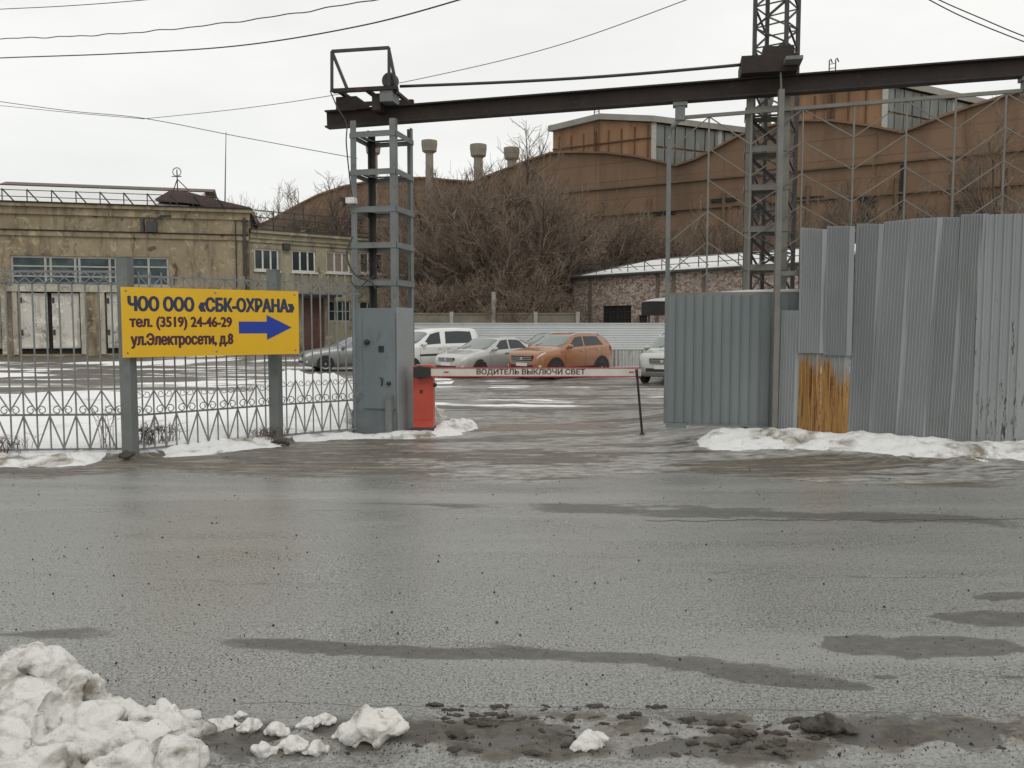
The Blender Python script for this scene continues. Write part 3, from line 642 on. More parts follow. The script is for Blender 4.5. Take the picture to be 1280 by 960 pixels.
for r_ in lo2: F2.window(r_, b2_, (.33,.66), m_framed, m_glass, .09, (.5,), .12)
b = MB(); F2.slab(b, dr2[0], dr2[1], .02, dr2[3], .15, .3); b.build('brown_door', simple('door_brown', (.09,.045,.035), (.13,.065,.05), 2, .7), b2_)
b = MB(); F2.slab(b, dr2[0]-.6, dr2[1]+.8, dr2[3]+.05, dr2[3]+.25, -1.1, -.004); b.build('door_canopy', m_dark, b2_)
b = MB()
for i in range(9): u = .3+i*(F2.L-.6)/8; b.bar(F2.pt(u, zt+.2, .2), F2.pt(u, zt+1.55, .2), .08, .08)
for z in (.6, 1.1, 1.55): b.bar(F2.pt(.2, zt+z, .2), F2.pt(F2.L-.2, zt+z, .2), .06, .06)
b.build('roof_railing', m_dark, b2_)
b = MB(); u, z = F2.uz(357, 309); F2.slab(b, u-.25, u+.25, z-.2, z+.25, -.25, -.004); b.build('wall_box', m_dark, b2_)
b = MB(); u, z = F2.uz(393, 288); b.prism([F2.pt(u-.4,zt+.28,1.), F2.pt(u+.4,zt+.28,1.), F2.pt(u+.1,zt+.65,1.), F2.pt(u-.1,zt+.65,1.)], F2.n*.8); b.build('roof_hatch', m_dark, b2_)

# --- low brown annex behind the trees
F3 = Facade(at_px(514, 66), at_px(735, 62))
b3_ = thing('annex_building', 'low brown annex with dark windows half hidden by the bare trees', 'building', (F3.A.x+4, F3.A.y+3, 0))
zt = F3.uz(600, 348)[1]; w3 = [F3.rect(*r) for r in ((518,376,528,397), (534,376,553,397), (590,374,612,397), (636,374,660,397), (680,374,704,397))]
b = MB(); wall(b, F3.A, F3.d, F3.n, 0, F3.L, -.4, zt, w3); b.build('wall', m_hang, b3_)
b = MB(); F3.slab(b, -.1, F3.L+.2, zt+.003, zt+.25, -.3, 9); b.build('roof', m_dark, b3_)
for r_ in w3: F3.window(r_, b3_, (.5,), m_framed, m_glass, .08, (.5,), .12)
F4 = Facade(at_px(512, 47), at_px(722, 47))
t_ = thing('concrete_fence', 'low weathered concrete panel fence under the bare trees behind the cars', 'fence', (F4.A.x+4, F4.A.y, -.1))
z4 = F4.uz(600, 393)[1]
for i in range(4):
    b = MB(); u0, u1 = i*F4.L/4, (i+1)*F4.L/4; F4.slab(b, u0+.12, u1-.12, -.2, z4, 0, .12); F4.slab(b, u0+.12, u1-.12, z4+.002, z4+.08, -.05, .17); b.build('panel', simple('old_concrete_panel', (.12,.10,.075), (.19,.165,.13), 1, .9, c3=(.07,.06,.045), s3=3), t_)
for i in range(5):
    b = MB(); u = i*F4.L/4; F4.slab(b, u-.11, u+.11, -.2, z4+.15+(1.1 if i == 2 else 0), -.06, .18); b.build('post', m_post, t_)

# --- rubble brick store with snowy roof
F5 = Facade(at_px(717, 55.), at_px(1010, 42.5))
b5_ = thing('brick_store', 'rubble brick shed with a snow-covered roof behind the grey gate', 'building', (F5.A.x+4, F5.A.y+1, 0))
z5 = F5.uz(717, 347)[1]; w5 = [F5.rect(753,382,789,405), F5.rect(798,394,809,406)]
b = MB(); wall(b, F5.A, F5.d, F5.n, 0, F5.L, -.4, z5, w5); b.prism([F5.pt(-.001,-.4,.35), F5.pt(-.001,z5,.35), F5.pt(-.001,z5+1.0,6), F5.pt(-.001,z5,12), F5.pt(-.001,-.4,12)], F5.d*.35); b.build('wall', m_brick, b5_)
for r_ in w5: F5.window(r_, b5_, (.25,.5,.75), m_dark, m_darkhole, .06, (.33,.66), .1)
b = MB()
for a_, c_, z_, zz in ((-.5, 6.2, z5+.02, z5+1.25),):
    b.prism([F5.pt(-.5,z_,a_), F5.pt(-.5,zz,c_), F5.pt(-.5,z5+.02,12.8), F5.pt(-.5,z_-.1,a_)], F5.d*(F5.L+1))
b.build('roof', m_dark, b5_)
b = MB(); b.prism([F5.pt(.6,z5+.04,-.35), F5.pt(1.9,z5+1.42,6.2), F5.pt(1.9,z5+1.2,7)], F5.d*(F5.L-.4)); b.build('roof_snow', m_snowroof, b5_)
b = MB(); 
for i in range(13): u = .4+i*(F5.L-.8)/12; b.bar(F5.pt(u,z5,.3), F5.pt(u,z5+.8,.3), .05, .05); b.bar(F5.pt(u+.3,z5+.2,1.1), F5.pt(u,z5+.75,.3), .035, .035)
for z in (.45, .8): b.bar(F5.pt(.2,z5+z,.3), F5.pt(F5.L-.2,z5+z,.3), .04, .04)
b.build('roof_railing', m_dark, b5_)
b = MB()
for px in (738, 822, 842, 880): u, z = F5.uz(px, 370); F5.slab(b, u-.12, u+.12, 0, z5-.05, -.05, -.003)
b.build('pilaster', simple('brick_pilaster', (.12,.095,.08), (.19,.16,.13), 3, .9), b5_)
c_ = P(822, 385, 45.); t_ = thing('canopy', 'dark flat canopy with snow on top in front of the brick shed', 'canopy', (c_.x, c_.y, -.1))
b = MB(); w0, w1 = P(806, 394, 45), P(850, 377, 45); b.box((w0.x, 44.2, w0.z), (w1.x, 46.2, w1.z)); b.build('roof', m_darkhole, t_)
b = MB(); b.prism([(w0.x+.05,44.25,w1.z+.003), (w1.x,44.25,w1.z+.003), (w1.x,44.25,w1.z+.3), (w0.x+.5,44.25,w1.z+.15)], (0,1.9,0)); b.build('snow_cover', m_snowroof, t_)
for xx in (w0.x+.12, w1.x-.2):
    b = MB(); b.box((xx-.06, 44.3, -.15), (xx+.06, 44.42, w0.z-.003)); b.build('post', m_dark, t_)

# --- far metal fence behind the cars
zf = P(680, 405, 39.)[2]; xl, xr = P(500, 400, 39).x, P(1000, 400, 39).x; zs_ = P(680, 437, 39)[2]
t_ = thing('siding_fence', 'pale grey fence of horizontal siding over corrugated sheet behind the parked cars', 'fence', ((xl+xr)/2, 39, -.1))
b = MB(); zz = zs_; k = 0
while zz < zf-.02:
    h_ = .105; b.prism([(xl, 39, zz), (xl, 38.965, zz+.012), (xl, 38.985, zz+h_), (xl, 39.03, zz+h_)], (xr-xl, 0, 0)); zz += h_+.004
b.build('siding', m_farfence, t_)
b = MB(); prof = []
xx = xl
while xx < xr:
    prof += [(xx, 39.03), (xx+.05, 39.03), (xx+.08, 38.99), (xx+.13, 38.99)]; xx += .16
b.add([(x_, y_, z_) for x_, y_ in prof for z_ in (-.2, zs_-.02)], [(2*i, 2*i+2, 2*i+3, 2*i+1) for i in range(len(prof)-1)]); b.build('corrugated_base', m_farfence2, t_)
b = MB(); b.box((xl, 38.94, zf+.003), (xr, 39.05, zf+.05)); b.build('cap_rail', m_farfence, t_)
for px in (531, 580, 640, 700, 770, 805, 850):
    xx = P(px, 420, 39).x; b = MB(); b.box((xx-.04, 38.9, -.2), (xx+.04, 38.96, zs_)); b.build('post', m_farfence2, t_)

# ------------------------------------------------------------------ bare trees
def tree_mesh(seed, Ht, stems=2, lean=.25, spread=1., thick=.16, twn=3, twr=.011):
    rng = np.random.default_rng(seed); big_, tw = MB(), MB()
    def seg(p, d, L, r, lvl):
        n = 4 if lvl < 2 else (3 if lvl < 3 else 2); pts = [p]; dd = d.copy()
        for i in range(n):
            dd = dd + rng.normal(0, .13 if lvl else .07, 3) + np.array([0,0,.05 if lvl else .02]); dd /= np.linalg.norm(dd)
            pts.append(pts[-1] + dd*L/n)
        r1 = max(r*.45, twr*.7)
        rs = [r+(r1-r)*i/n for i in range(n+1)]
        (big_ if lvl < 2 else tw).tube(pts, rs, 6 if lvl == 0 else 4 if lvl == 1 else 3, False)
        if lvl >= 4: return
        kids = (7, 6, 5, twn)[lvl]
        for k in range(kids):
            t = .3+.7*(k+rng.random()*.8)/kids if lvl == 0 else .2+.8*(k+rng.random()*.8)/kids
            i = min(int(t*n), n-1); f = t*n-i; p0 = pts[i]*(1-f)+pts[i+1]*f
            ax = pts[i+1]-pts[i]; ax /= np.linalg.norm(ax)
            rv = rng.normal(0, 1, 3); rv -= ax*rv.dot(ax); rv /= np.linalg.norm(rv)
            an = rng.uniform(.45, .95)*(spread if lvl < 2 else 1)
            nd = ax*math.cos(an)+rv*math.sin(an); nd[2] += .12; nd /= np.linalg.norm(nd)
            seg(p0, nd, L*rng.uniform(.42, .66)*(1-.35*t if lvl == 0 else 1), max(r*(.5 if lvl < 2 else .55), twr), lvl+1)
    for s_ in range(stems):
        a = rng.uniform(0, 6.28); l_ = rng.uniform(.3, 1)*lean*(stems > 1)
        d = np.array([math.cos(a)*l_, math.sin(a)*l_, 1.]); d /= np.linalg.norm(d)
        seg(np.array([math.cos(a)*.12*(stems > 1), math.sin(a)*.12*(stems > 1), -.4]), d, Ht*rng.uniform(.62, .78), thick*rng.uniform(.75, 1.1), 0)
    return big_, tw
def tree(name, lab, group, args):
    a, t = tree_mesh(**args); r_ = thing(name, lab, 'tree', group=group)
    a.build('trunk', m_bark, r_, smooth=True, fix=False); t.build('crown', m_twig, r_, fix=False)
    return r_
thick_lab = 'bare many-stemmed brown tree in the dense thicket between the cars and the hangar'
protos = [tree('bare_tree', thick_lab, 'bare trees of the thicket', dict(seed=s_, Ht=h_, stems=st, lean=.42, spread=1.15, twn=4, twr=.0085)) for s_, h_, st in ((1, 12.5, 3), (2, 11, 4), (3, 10, 4))]
slim = [tree('slim_bare_tree', 'slim bare tree in front of the right-hand hangar wall behind the lattice gate', 'slim bare trees behind the lattice', dict(seed=s_, Ht=h_, stems=1, spread=.8, thick=.13)) for s_, h_ in ((11, 10.5), (12, 8.5))]
bush = [tree('bare_shrub', 'low bare brown shrub at the foot of the thicket', 'bare shrubs under the thicket', dict(seed=21, Ht=4.2, stems=6, lean=.8, spread=1.2, thick=.05, twn=3, twr=.009)), tree('bare_shrub', 'low bare brown shrub at the foot of the thicket', 'bare shrubs under the thicket', dict(seed=22, Ht=3.6, stems=7, lean=.9, spread=1.2, thick=.045, twn=3, twr=.009))]
used = set()
def plant(o, x_, y_, sc, rz, lab=None, group=None):
    c = o if o.name not in used else copy_tree(o); used.add(o.name)
    c.location = (x_, y_, -.1); c.rotation_euler = (0, 0, rz); c.scale = (sc, sc, sc)
    if lab: c['label'] = lab
    if group: c['group'] = group
def ptree(o, px, ytop, D, base_h, **k):
    p = P(px, ytop, D); plant(o, p.x, D, k.pop('ms', 1.06)*(p.z+.1)/base_h, random.uniform(0, 6.28), **k)
for i, (px, yt_, D) in enumerate(((566,214,58), (528,246,60), (598,226,61), (640,250,57), (676,238,60), (690,262,63), (622,205,70), (560,228,68), (690,268,57), (655,232,66), (735,255,66), (775,270,68), (582,262,54), (815,285,66), (850,282,70), (905,274,72), (965,280,68), (1045,258,62), (1105,266,62), (1180,262,60), (1240,250,62), (612,285,54), (540,285,55), (640,292,56))):
    ptree(protos[i % 3], px, yt_, D, (11.6, 10.6, 9.7)[i % 3])
for i, (px, yt_, D) in enumerate(((1247,172,52), (1195,232,54), (1065,240,56), (892,252,60), (1150,262,55), (1022,262,56), (925,272,60), (1285,215,50), (1110,276,54))):
    ptree(slim[i % 2], px, yt_, D, (9.9, 8.1)[i % 2])
for i, (px, yt_, D) in enumerate(((400,226,80), (370,236,82), (345,244,84), (428,224,84), (470,215,86), (325,252,82), (386,246,76))):
    ptree(protos[i % 3], px, yt_, D, (11.6, 10.6, 9.7)[i % 3], ms=.93, lab='bare grey tree rising behind the flat roof of the yellowish office', group='bare trees behind the office')
for i, (px, yt_, D) in enumerate(((540,350,50.5), (575,345,50), (610,352,50.5), (645,348,50), (672,352,51), (560,330,53), (630,325,53), (590,365,49.5), (660,362,49.5), (525,362,50))):
    ptree(bush[i % 2], px, yt_, D, (3.9, 3.4)[i % 2])

# ------------------------------------------------------------------ gate: beam, towers, sliding leaf
def gate_pt(px, zoff=0, z=None):      # point of the beam line under a pixel column
    p = PL(px, 300, GA, GB); return Vector((p.x, p.y, 0 if z is None else z))
bz0, bz1 = PL(411, 150, GA, GB).z, PL(1280, 84, GA, GB).z
def bz(p): return bz0 + (bz1-bz0)*((Vector((p.x,p.y,0))-PL(411,150,GA,GB).xy.to_3d()).length/((PL(1280,84,GA,GB).xy-PL(411,150,GA,GB).xy).length))
p0 = gate_pt(411); p1 = GB.copy(); p0.z = bz0; p1.z = bz(p1)
t_ = thing('gate_beam', 'long rusty dark steel I-beam spanning both gate towers above the entrance', 'beam', (p0.x, p0.y, p0.z))
up = Vector((0,0,1)); hB, wB = .275, .2
b = MB(); b.upbar(p0, p1, .02, hB-.05, gn); b.build('web', m_beam, t_)
for s_ in (-1, 1): b = MB(); b.upbar(p0+up*s_*(hB/2-.012), p1+up*s_*(hB/2-.012), wB, .024, gn); b.build('flange', m_beam, t_)
def angle_leg(b, x_, y_, z0, z1, w, sx, sy, ax, ay):      # L-section standing leg
    c = Vector((x_, y_, 0)); th = .012
    b.obox(c + ax*sx*w/2 + up*(z0+z1)/2, ax*w/2, ay*th/2, up*(z1-z0)/2); b.obox(c + ay*sy*w/2 + ax*sx*th/2 + up*(z0+z1)/2, ax*th/2, ay*(w/2-.001), up*(z1-z0)/2)
def gate_tower(base, sx_, levels, ztop, lab, lw=.10, m_f=None):
    m_f = m_f or m_tower
    t_ = thing('gate_tower', lab, 'tower', base + (TU+TV)*sx_/2)
    cs = [(base, 1, 1), (base-TU*0, 1, 1)]
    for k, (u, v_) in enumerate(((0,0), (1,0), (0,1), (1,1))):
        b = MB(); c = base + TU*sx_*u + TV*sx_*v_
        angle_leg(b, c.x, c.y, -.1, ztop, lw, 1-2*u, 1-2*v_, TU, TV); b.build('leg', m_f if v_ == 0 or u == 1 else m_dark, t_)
    for z in levels:
        b = MB(); a_ = [base+up*z, base+TU*sx_+up*z, base+TU*sx_+TV*sx_+up*z, base+TV*sx_+up*z]
        for i in range(4):
            q_ = (a_[(i+1) % 4]-a_[i]).normalized(); nrm = q_.cross(up)
            b.upbar(a_[i]+nrm*.012, a_[(i+1) % 4]+nrm*.012, .012, .078, nrm); b.upbar(a_[i]-nrm*.045+up*.05, a_[(i+1) % 4]-nrm*.045+up*.05, .1, .012, nrm)
        b.build('rung', m_f, t_)
    return t_
def zat(py, D): return P(640, py, D).z
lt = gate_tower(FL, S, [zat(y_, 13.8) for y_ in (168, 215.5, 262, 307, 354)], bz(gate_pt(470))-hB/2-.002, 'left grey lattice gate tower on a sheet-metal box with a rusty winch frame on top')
# box at the foot: front door, side sheet
zc = zat(385, 13.75)
b = MB(); fr = FL-TV*.03
b.prism([fr+up*.12, fr+TU*(S-.0)+up*.02, fr+TU*S+up*(zc), fr+up*(zc+.0)], TV*(S+.02)); cab = b.build('sheet_box', m_cab, lt)
b = MB(); b.obox(fr+TU*(S*.62)-TV*.012+up*1.22, TU*(S*.36), TV*.01, up*(.78)); dr_ = b.build('box_door', m_cab, cab)
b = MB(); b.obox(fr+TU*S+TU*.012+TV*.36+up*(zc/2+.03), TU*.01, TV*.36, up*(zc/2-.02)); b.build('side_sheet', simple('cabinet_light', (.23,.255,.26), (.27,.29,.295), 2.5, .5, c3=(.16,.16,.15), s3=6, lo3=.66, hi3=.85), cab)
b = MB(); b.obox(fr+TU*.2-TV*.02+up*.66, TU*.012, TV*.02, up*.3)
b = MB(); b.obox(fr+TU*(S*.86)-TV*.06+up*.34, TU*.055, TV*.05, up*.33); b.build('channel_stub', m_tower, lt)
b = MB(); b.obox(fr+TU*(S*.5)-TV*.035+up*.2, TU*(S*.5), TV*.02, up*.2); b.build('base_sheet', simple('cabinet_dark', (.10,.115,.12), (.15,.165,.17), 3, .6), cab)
for u, z, r_ in ((.36,1.53,.045), (.84,.86,.032)):
    b = MB(); b.lathe([(r_,0),(r_,.05),(r_*.4,.06),(0,.06)], fr+TU*(S*u)-TV*.022+up*z, -TV, 12); b.build('lock_hole', m_black, dr_)
b = MB(); b.obox(fr+TU*(S*.67)-TV*.026+up*1.42, TU*.045, TV*.01, up*.05); b.build('hatch_opening', m_black, dr_)
b = MB(); b.tube([fr+TU*(S*.64)-TV*.03+up*.95, fr+TU*(S*.70)-TV*.05+up*.93, fr+TU*(S*.68)-TV*.04+up*.82], .012, 5); b.build('handle', m_black, dr_)
# winch frame above the beam
D_ = 14.17
def gp(px, py, k=0.): p = PL(px, py, GA, GB); return p + gn*k
b = MB(); b.obox(gp(437, 132)+gn*.15, gd*.18, gn*.3, up*.11); b.obox(gp(478, 133)+gn*.0, gd*.07, gn*.3, up*.13); b.build('bearing_block', m_beam, lt)
b = MB(); b.upbar(gp(427, 121, -.35), gp(505, 117, -.35), .08, .06, gn); b.upbar(gp(427, 121, .5), gp(505, 117, .5), .08, .06, gn)
for px in (432, 468, 500): b.upbar(gp(px, 119.5, -.35), gp(px, 119.5, .5), .07, .05, gd)
b.build('platform', m_beam, lt)
b = MB(); b.obox(gp(492, 127, -.2), gd*.11, gn*.16, up*.085); b.build('gear_box', m_tower, lt)
for a_, c_ in (((424,71.5),(424,121)), ((424,71.5),(494,67)), ((494,67),(494,118)), ((425,74),(443,118)), ((494,70),(505,124))):
    b = MB(); b.bar(gp(*a_, -.3), gp(*c_, -.3), .045, .045); b.build('frame_bar', m_dark, lt)
b = MB(); b.lathe([(0,-.1),(.10,-.1),(.13,-.05),(.09,0),(.13,.05),(.10,.1),(0,.1)], gp(491, 104, -.12), gn, 18); b.obox(gp(489,104,0), gd*.08, gn*.09, up*.12); b.build('pulley', m_dark, lt, smooth=True, sharp=40)
t_ = MB(); rp = []
for k in range(13):
    f = k/12; px = 503+(941-503)*f; p = gp(px, 110.5+(82.5-110.5)*f, -.12); p.z -= .05*math.sin(math.pi*f); rp.append(p)
t_.tube(rp, .024, 6); tag(t_.build('winch_cable', m_dark, smooth=True), 'thick dark cable running just above the beam between the two towers', 'cable')
# floodlight and hanging cable on the left tower
b = MB(); c_ = FL+up*zat(252, 13.9)-TV*.1
t_ = thing('floodlight', 'small white floodlight clamped to the left leg of the left gate tower', 'lamp', c_)
b.obox(c_+TU*.05, TU*.075, TV*.06, up*.045); b.build('housing', m_frame, t_)
b = MB(); b.bar(c_-TU*.14+up*.03, c_-TU*.02, .05, .07); b.bar(c_-TU*.1-up*.1, c_-TU*.06+up*.02, .03, .03); b.build('bracket', m_black, t_)
def cable(name, pts, r, lab):
    b = MB(); P3 = [Vector(p) for p in pts]; cur = []
    for i in range(len(P3)-1):          # Catmull-Rom
        a, p_, q_, d = P3[max(i-1,0)], P3[i], P3[i+1], P3[min(i+2,len(P3)-1)]
        for k in range(8):
            t = k/8; cur.append(.5*((2*p_)+(q_-a)*t+(2*a-5*p_+4*q_-d)*t*t+(3*p_-a-3*q_+d)*t**3))
    cur.append(P3[-1]); b.tube(cur, r, 5); return tag(b.build(name, m_wire, smooth=True), lab, 'cable')
cable('hanging_cable', [gp(425,122,-.4), P(421,133,13.7), P(433,155,13.7), P(433,180,13.7), P(438,230,13.75), P(441,250,13.75)], .011, 'thin black cable hanging down the upper left leg of the left gate tower')
cable('hanging_cable', [P(441,296,13.75), P(434,312,13.7), P(436,330,13.7), P(446,345,13.7), P(463,352,13.7), P(470,362,13.75)], .014, 'black cable looping off the middle of the left gate tower above the sheet-metal box')
cable('hanging_cable', [P(439,352,13.7), P(447,360,13.65), P(458,352,13.7), P(468,345,13.75)], .011, 'short black cable draped across the left gate tower at railing height')

# right tower
rb = P(928, 400, 13.08); rb.z = 0; SR = .64
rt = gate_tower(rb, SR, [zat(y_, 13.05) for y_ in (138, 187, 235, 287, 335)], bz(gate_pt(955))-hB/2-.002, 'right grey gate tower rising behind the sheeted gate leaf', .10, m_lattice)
b = MB()
for z0, z1, s_ in ((zat(235,13.4), zat(187,13.4), 1), (zat(287,13.4), zat(235,13.4), 1), (zat(335,13.4), zat(287,13.4), 1), (zat(187,13.4), zat(138,13.4), 1)):
    a_, c_ = rb+TV*SR, rb+TV*SR+TU*SR; b.bar(a_+up*z1, c_+up*z0, .05, .05)
b.build('back_brace', m_dark, rt)
b = MB(); zc_ = bz(gate_pt(955)); c_ = gate_pt(955, z=zc_+hB/2+.13); b.obox(c_+gn*.1, gd*.40, gn*.38, up*.125); b.obox(c_+gd*.13+up*.19, gd*.22, gn*.25, up*.06); b.build('bearing_block', m_beam, rt)
b = MB(); b.obox(c_+gd*.32-gn*.05-up*.02, gd*.12, gn*.5, up*.025); b.build('bracket_plate', m_tower, rt)
pp = P(967.5, 530, 12.72); t_ = thing('guide_post', 'slim grey pole standing in front of the gate leaf beside the corrugated fence', 'pole', (pp.x, pp.y, 0))
b = MB(); b.box((pp.x-.04, pp.y-.04, -.05), (pp.x+.04, pp.y+.04, zat(112, 12.72))); b.build('post', m_pole, t_)
b = MB(); b.tube([(pp.x+.0, pp.y, zat(112,12.72)-.02), (pp.x-.02, pp.y, zat(80,12.72))], .016, 6); b.build('rod', m_pole, t_)
b = MB(); z = zat(342, 12.8); b.bar((pp.x+.05, pp.y+.01, z), (RFa.x+.05, RFa.y+.1, z), .05, .07); b.build('cross_arm', m_pole, t_)

# sliding leaf hung from the beam
gk = -.02                              # leaf runs under the beam
def lp(u, z): return g0 + gd*u + up*z
g0 = gate_pt(835) + gn*gk; gL = (GB-g0).length - .6
zt0 = PL(870, 146, GA, GB).z; zt1 = PL(1272, 114, GA, GB).z
uu = lambda px: (gate_pt(px)-g0).dot(gd)
def ztop_(u): return zt0 + (zt1-zt0)*(u-uu(870))/(uu(1272)-uu(870))
zs0 = PL(837, 368, GA, GB).z; zb0 = PL(837, 531, GA, GB).z
t_ = thing('sliding_gate', 'grey sliding gate leaf with zigzag lattice above a ribbed sheet panel, hung under the beam', 'gate', g0)
b = MB(); b.bar(lp(.12, ztop_(.12)), lp(gL, ztop_(gL)), .05, .05); b.build('top_rail', m_lattice, t_)
b = MB(); b.tube([lp(.17, ztop_(.2)), lp(.05, ztop_(0)-.12), lp(.0, ztop_(0)-.3), lp(.0, ztop_(0)-1.2), lp(0, zb0+.03)], .035, 8); b.build('end_post', m_tower, t_)
b = MB(); b.bar(lp(0, zs0), lp(gL, zs0), .05, .05); b.build('mid_rail', m_lattice, t_)
b = MB(); b.bar(lp(0, zb0+.03), lp(gL, zb0+.03), .05, .06); b.build('bottom_rail', m_gate, t_)
us_ = [uu(px) for px in (884, 936, 1000, 1063, 1128, 1188, 1250, 1312)]; us_ = [u for u in us_ if u < gL]
for u in us_:
    b = MB(); b.bar(lp(u, zs0+.02), lp(u, ztop_(u)-.02), .022, .022); b.build('lattice_upright', m_lattice, t_)
hi = [True, False]*10; pitch = .475
pks = [0.0]+us_
for row in range(7):
    b = MB()
    for i in range(len(pks)-1):
        za = ztop_(pks[i]) - .02 - row*pitch - (0 if i % 2 else .46); zb_ = ztop_(pks[i+1]) - .02 - row*pitch - (.46 if i % 2 else 0)
        ua, ub = pks[i], pks[i+1]
        if row in (1, 2) and i == 0: continue
        if min(za, zb_) < zs0+.02:
            if max(za, zb_) < zs0+.1: continue
            f = (max(za, zb_)-zs0-.02)/abs(za-zb_)
            if za > zb_: ub = ua+(ub-ua)*f; zb_ = zs0+.02
            else: ua = ub-(ub-ua)*f; za = zs0+.02
        b.bar(lp(ua, za), lp(ub, zb_), .019, .016)
    if b.v: b.build('zigzag_bar', m_lattice, t_)
b = MB(); u = .02; uE = uu(1004); prof = []
while u < uE: prof += [(u, 0), (u+.118, 0), (u+.124, -.022), (u+.134, -.022)]; u += .14
b.add([lp(u_, z)-gn*(.03-k_) for u_, k_ in prof for z in (zb0+.05, zs0-.02)], [(2*i, 2*i+2, 2*i+3, 2*i+1) for i in range(len(prof)-1)]); b.build('sheet_panel', m_gate, t_)
b = MB(); b.obox(lp(.16, zb0+.0)-gn*.06, gd*.16, gn*.012, up*.035); b.build('kick_plate', m_gate, t_)
b = MB(); b.prism([lp(.7,zs0+.028)-gn*.02, lp(uE,zs0+.028)-gn*.02, lp(uE,zs0+.07)-gn*.02, lp(1.2,zs0+.06)-gn*.02], gn*.06); b.build('snow_cap', m_snowroof, t_)
for px in (848, 1277):
    c_ = gate_pt(px); zz = bz(c_)-hB/2; b = MB(); b.obox(c_+up*(zz-.14), gd*.075, gn*.07, up*.135); b.obox(c_+up*(zz-.035), gd*.11, gn*.085, up*.03); w_ = b.build('trolley', m_tower, t_)
b = MB(); c_ = PO1

# lattice mast behind the right tower
mc = P(963, 400, 14.5); t_ = thing('lattice_mast', 'tall dark lattice mast rising past the beam out of the top of the picture', 'mast', (mc.x, mc.y, -.1))
mw = .30; th_ = R(7); cs = [Vector((mc.x+mw*1.27*math.cos(th_+k*math.pi/2), mc.y+mw*1.27*math.sin(th_+k*math.pi/2), 0)) for k in range(4)]
ztm = 11.5
for c_ in cs: b = MB(); b.bar(c_-up*.1, c_+up*ztm, .06, .06); b.build('leg', m_dark, t_)
for i in range(4):
    b = MB(); a_, c_ = cs[i], cs[(i+1) % 4]; z = 1.0; k = 0
    while z < ztm-.4:
        p_, q_ = (a_, c_) if k % 2 else (c_, a_); b.bar(p_+up*z, q_+up*(z+.33), .028, .028); b.bar(q_+up*(z+.33), p_+up*(z+.34), .02, .02); z += .34; k += 1
    b.build('brace', m_dark if i != 0 else m_lattice, t_)

# ------------------------------------------------------------------ corrugated fence on the right
rd = (RFb-RFa).normalized(); rn = Vector((-rd.y, rd.x, 0))
t_ = thing('corrugated_fence', 'tall patched grey corrugated metal fence with a rust-orange lower patch', 'fence', (RFa+RFb)/2)
q = NT('rusted_sheet'); v = q.coord(); sp2 = q.n('ShaderNodeSeparateXYZ'); q.l(v, sp2.inputs[0])
vs = q.coord((14,14,1.1)); z_ = q.math('ADD', sp2.outputs[2], q.math('MULTIPLY', q.math('SUBTRACT', q.noise(q.coord((3,3,.8)), 1.3, 4, .6), .5), 1.7))
edge = q.math('ADD', q.math('MULTIPLY', z_, -1.9), q.math('ADD', q.math('MULTIPLY', q.noise(vs, 1., 6, .7), .8), 2.4))
rust = q.mix(q.ramp(q.noise(vs, 1.5, 6, .7), .3, .7), (.26,.115,.022), (.40,.245,.085)); rust = q.mix(q.ramp(q.noise(vs, 1.3, 7, .75), .52, .60), rust, (.11,.042,.014)); rust = q.mix(q.ramp(q.noise(vs, 2.2, 7, .75), .62, .70), rust, (.34,.28,.19))
c = q.mix(q.ramp(edge, .30, .78), (.25,.265,.265), rust); m_rust = q.fin(c, .7)
q = NT('chipped_sheet'); v = q.coord((16,16,3)); c = q.mix(q.ramp(q.noise(q.coord((1,1,.35)), 1.1, 6), .35, .65), (.225,.242,.248), (.285,.30,.303))
sp2 = q.n('ShaderNodeSeparateXYZ'); q.l(q.coord(), sp2.inputs[0])
e2 = q.math('ADD', q.noise(v, 1.2, 6, .7), q.math('MULTIPLY', sp2.outputs[2], -.045)); c = q.mix(q.ramp(e2, .535, .575), c, (.06,.05,.028)); m_chip = q.fin(c, .5)
def rfp(px): p = PL(px, 400, RFa, RFb); return (Vector((p.x,p.y,0))-RFa).dot(rd)
def sheet(u0, u1, z0, z1a, z1b, lean, k, name='corrugated_sheet', m=m_sheet, ribs=9, flat=.0, wav=.0):
    b = MB(); n = ribs; W_ = u1-u0; pr = []
    for i in range(n):
        a = .84*i/n; s_ = .84/n; fl = a + s_*(.5 if i < n-1 else .3)
        pr += [(a, 0), (a+s_*.64, 0), (a+s_*.70, -.020), (a+s_*.90, -.020)]
    pr.append((1, 0))
    nz = 5; vs_ = []
    for f, kk in pr:
        for j in range(nz):
            t = j/(nz-1); z = z0+(z1a+(z1b-z1a)*f-z0)*t
            vs_.append(RFa + rd*(u0+W_*f+lean*(t)) + rn*(k+kk*-1*-1 + wav*math.sin(t*5+u0*9)*.012) + up*z)
    fs = [(i*nz+j, (i+1)*nz+j, (i+1)*nz+j+1, i*nz+j+1) for i in range(len(pr)-1) for j in range(nz-1)]
    b.add(vs_, fs); return b.build(name, m, t_)
tones = [m_sheet, simple('corrugated_steel_light', (.245,.262,.267), (.308,.322,.324), 1.1, .5, (1,1,.35), c3=(.2,.2,.19), s3=3.5, lo3=.58, hi3=.85), simple('corrugated_steel_dull', (.21,.226,.231), (.272,.287,.29), 1.1, .55, (1,1,.35), c3=(.17,.165,.15), s3=3.5, lo3=.56, hi3=.85)]
jx = [998.5, 1031, 1064, 1099, 1133, 1168, 1199.5, 1228, 1280]
tops = [285, 283, 280, 277, 274, 271, 269, 268, 266]
U = [rfp(x_) for x_ in jx]; ZT = [PL(x_, y_, RFa, RFb).z for x_, y_ in zip(jx, tops)]
zr = PL(1030, 441.5, RFa, RFb).z
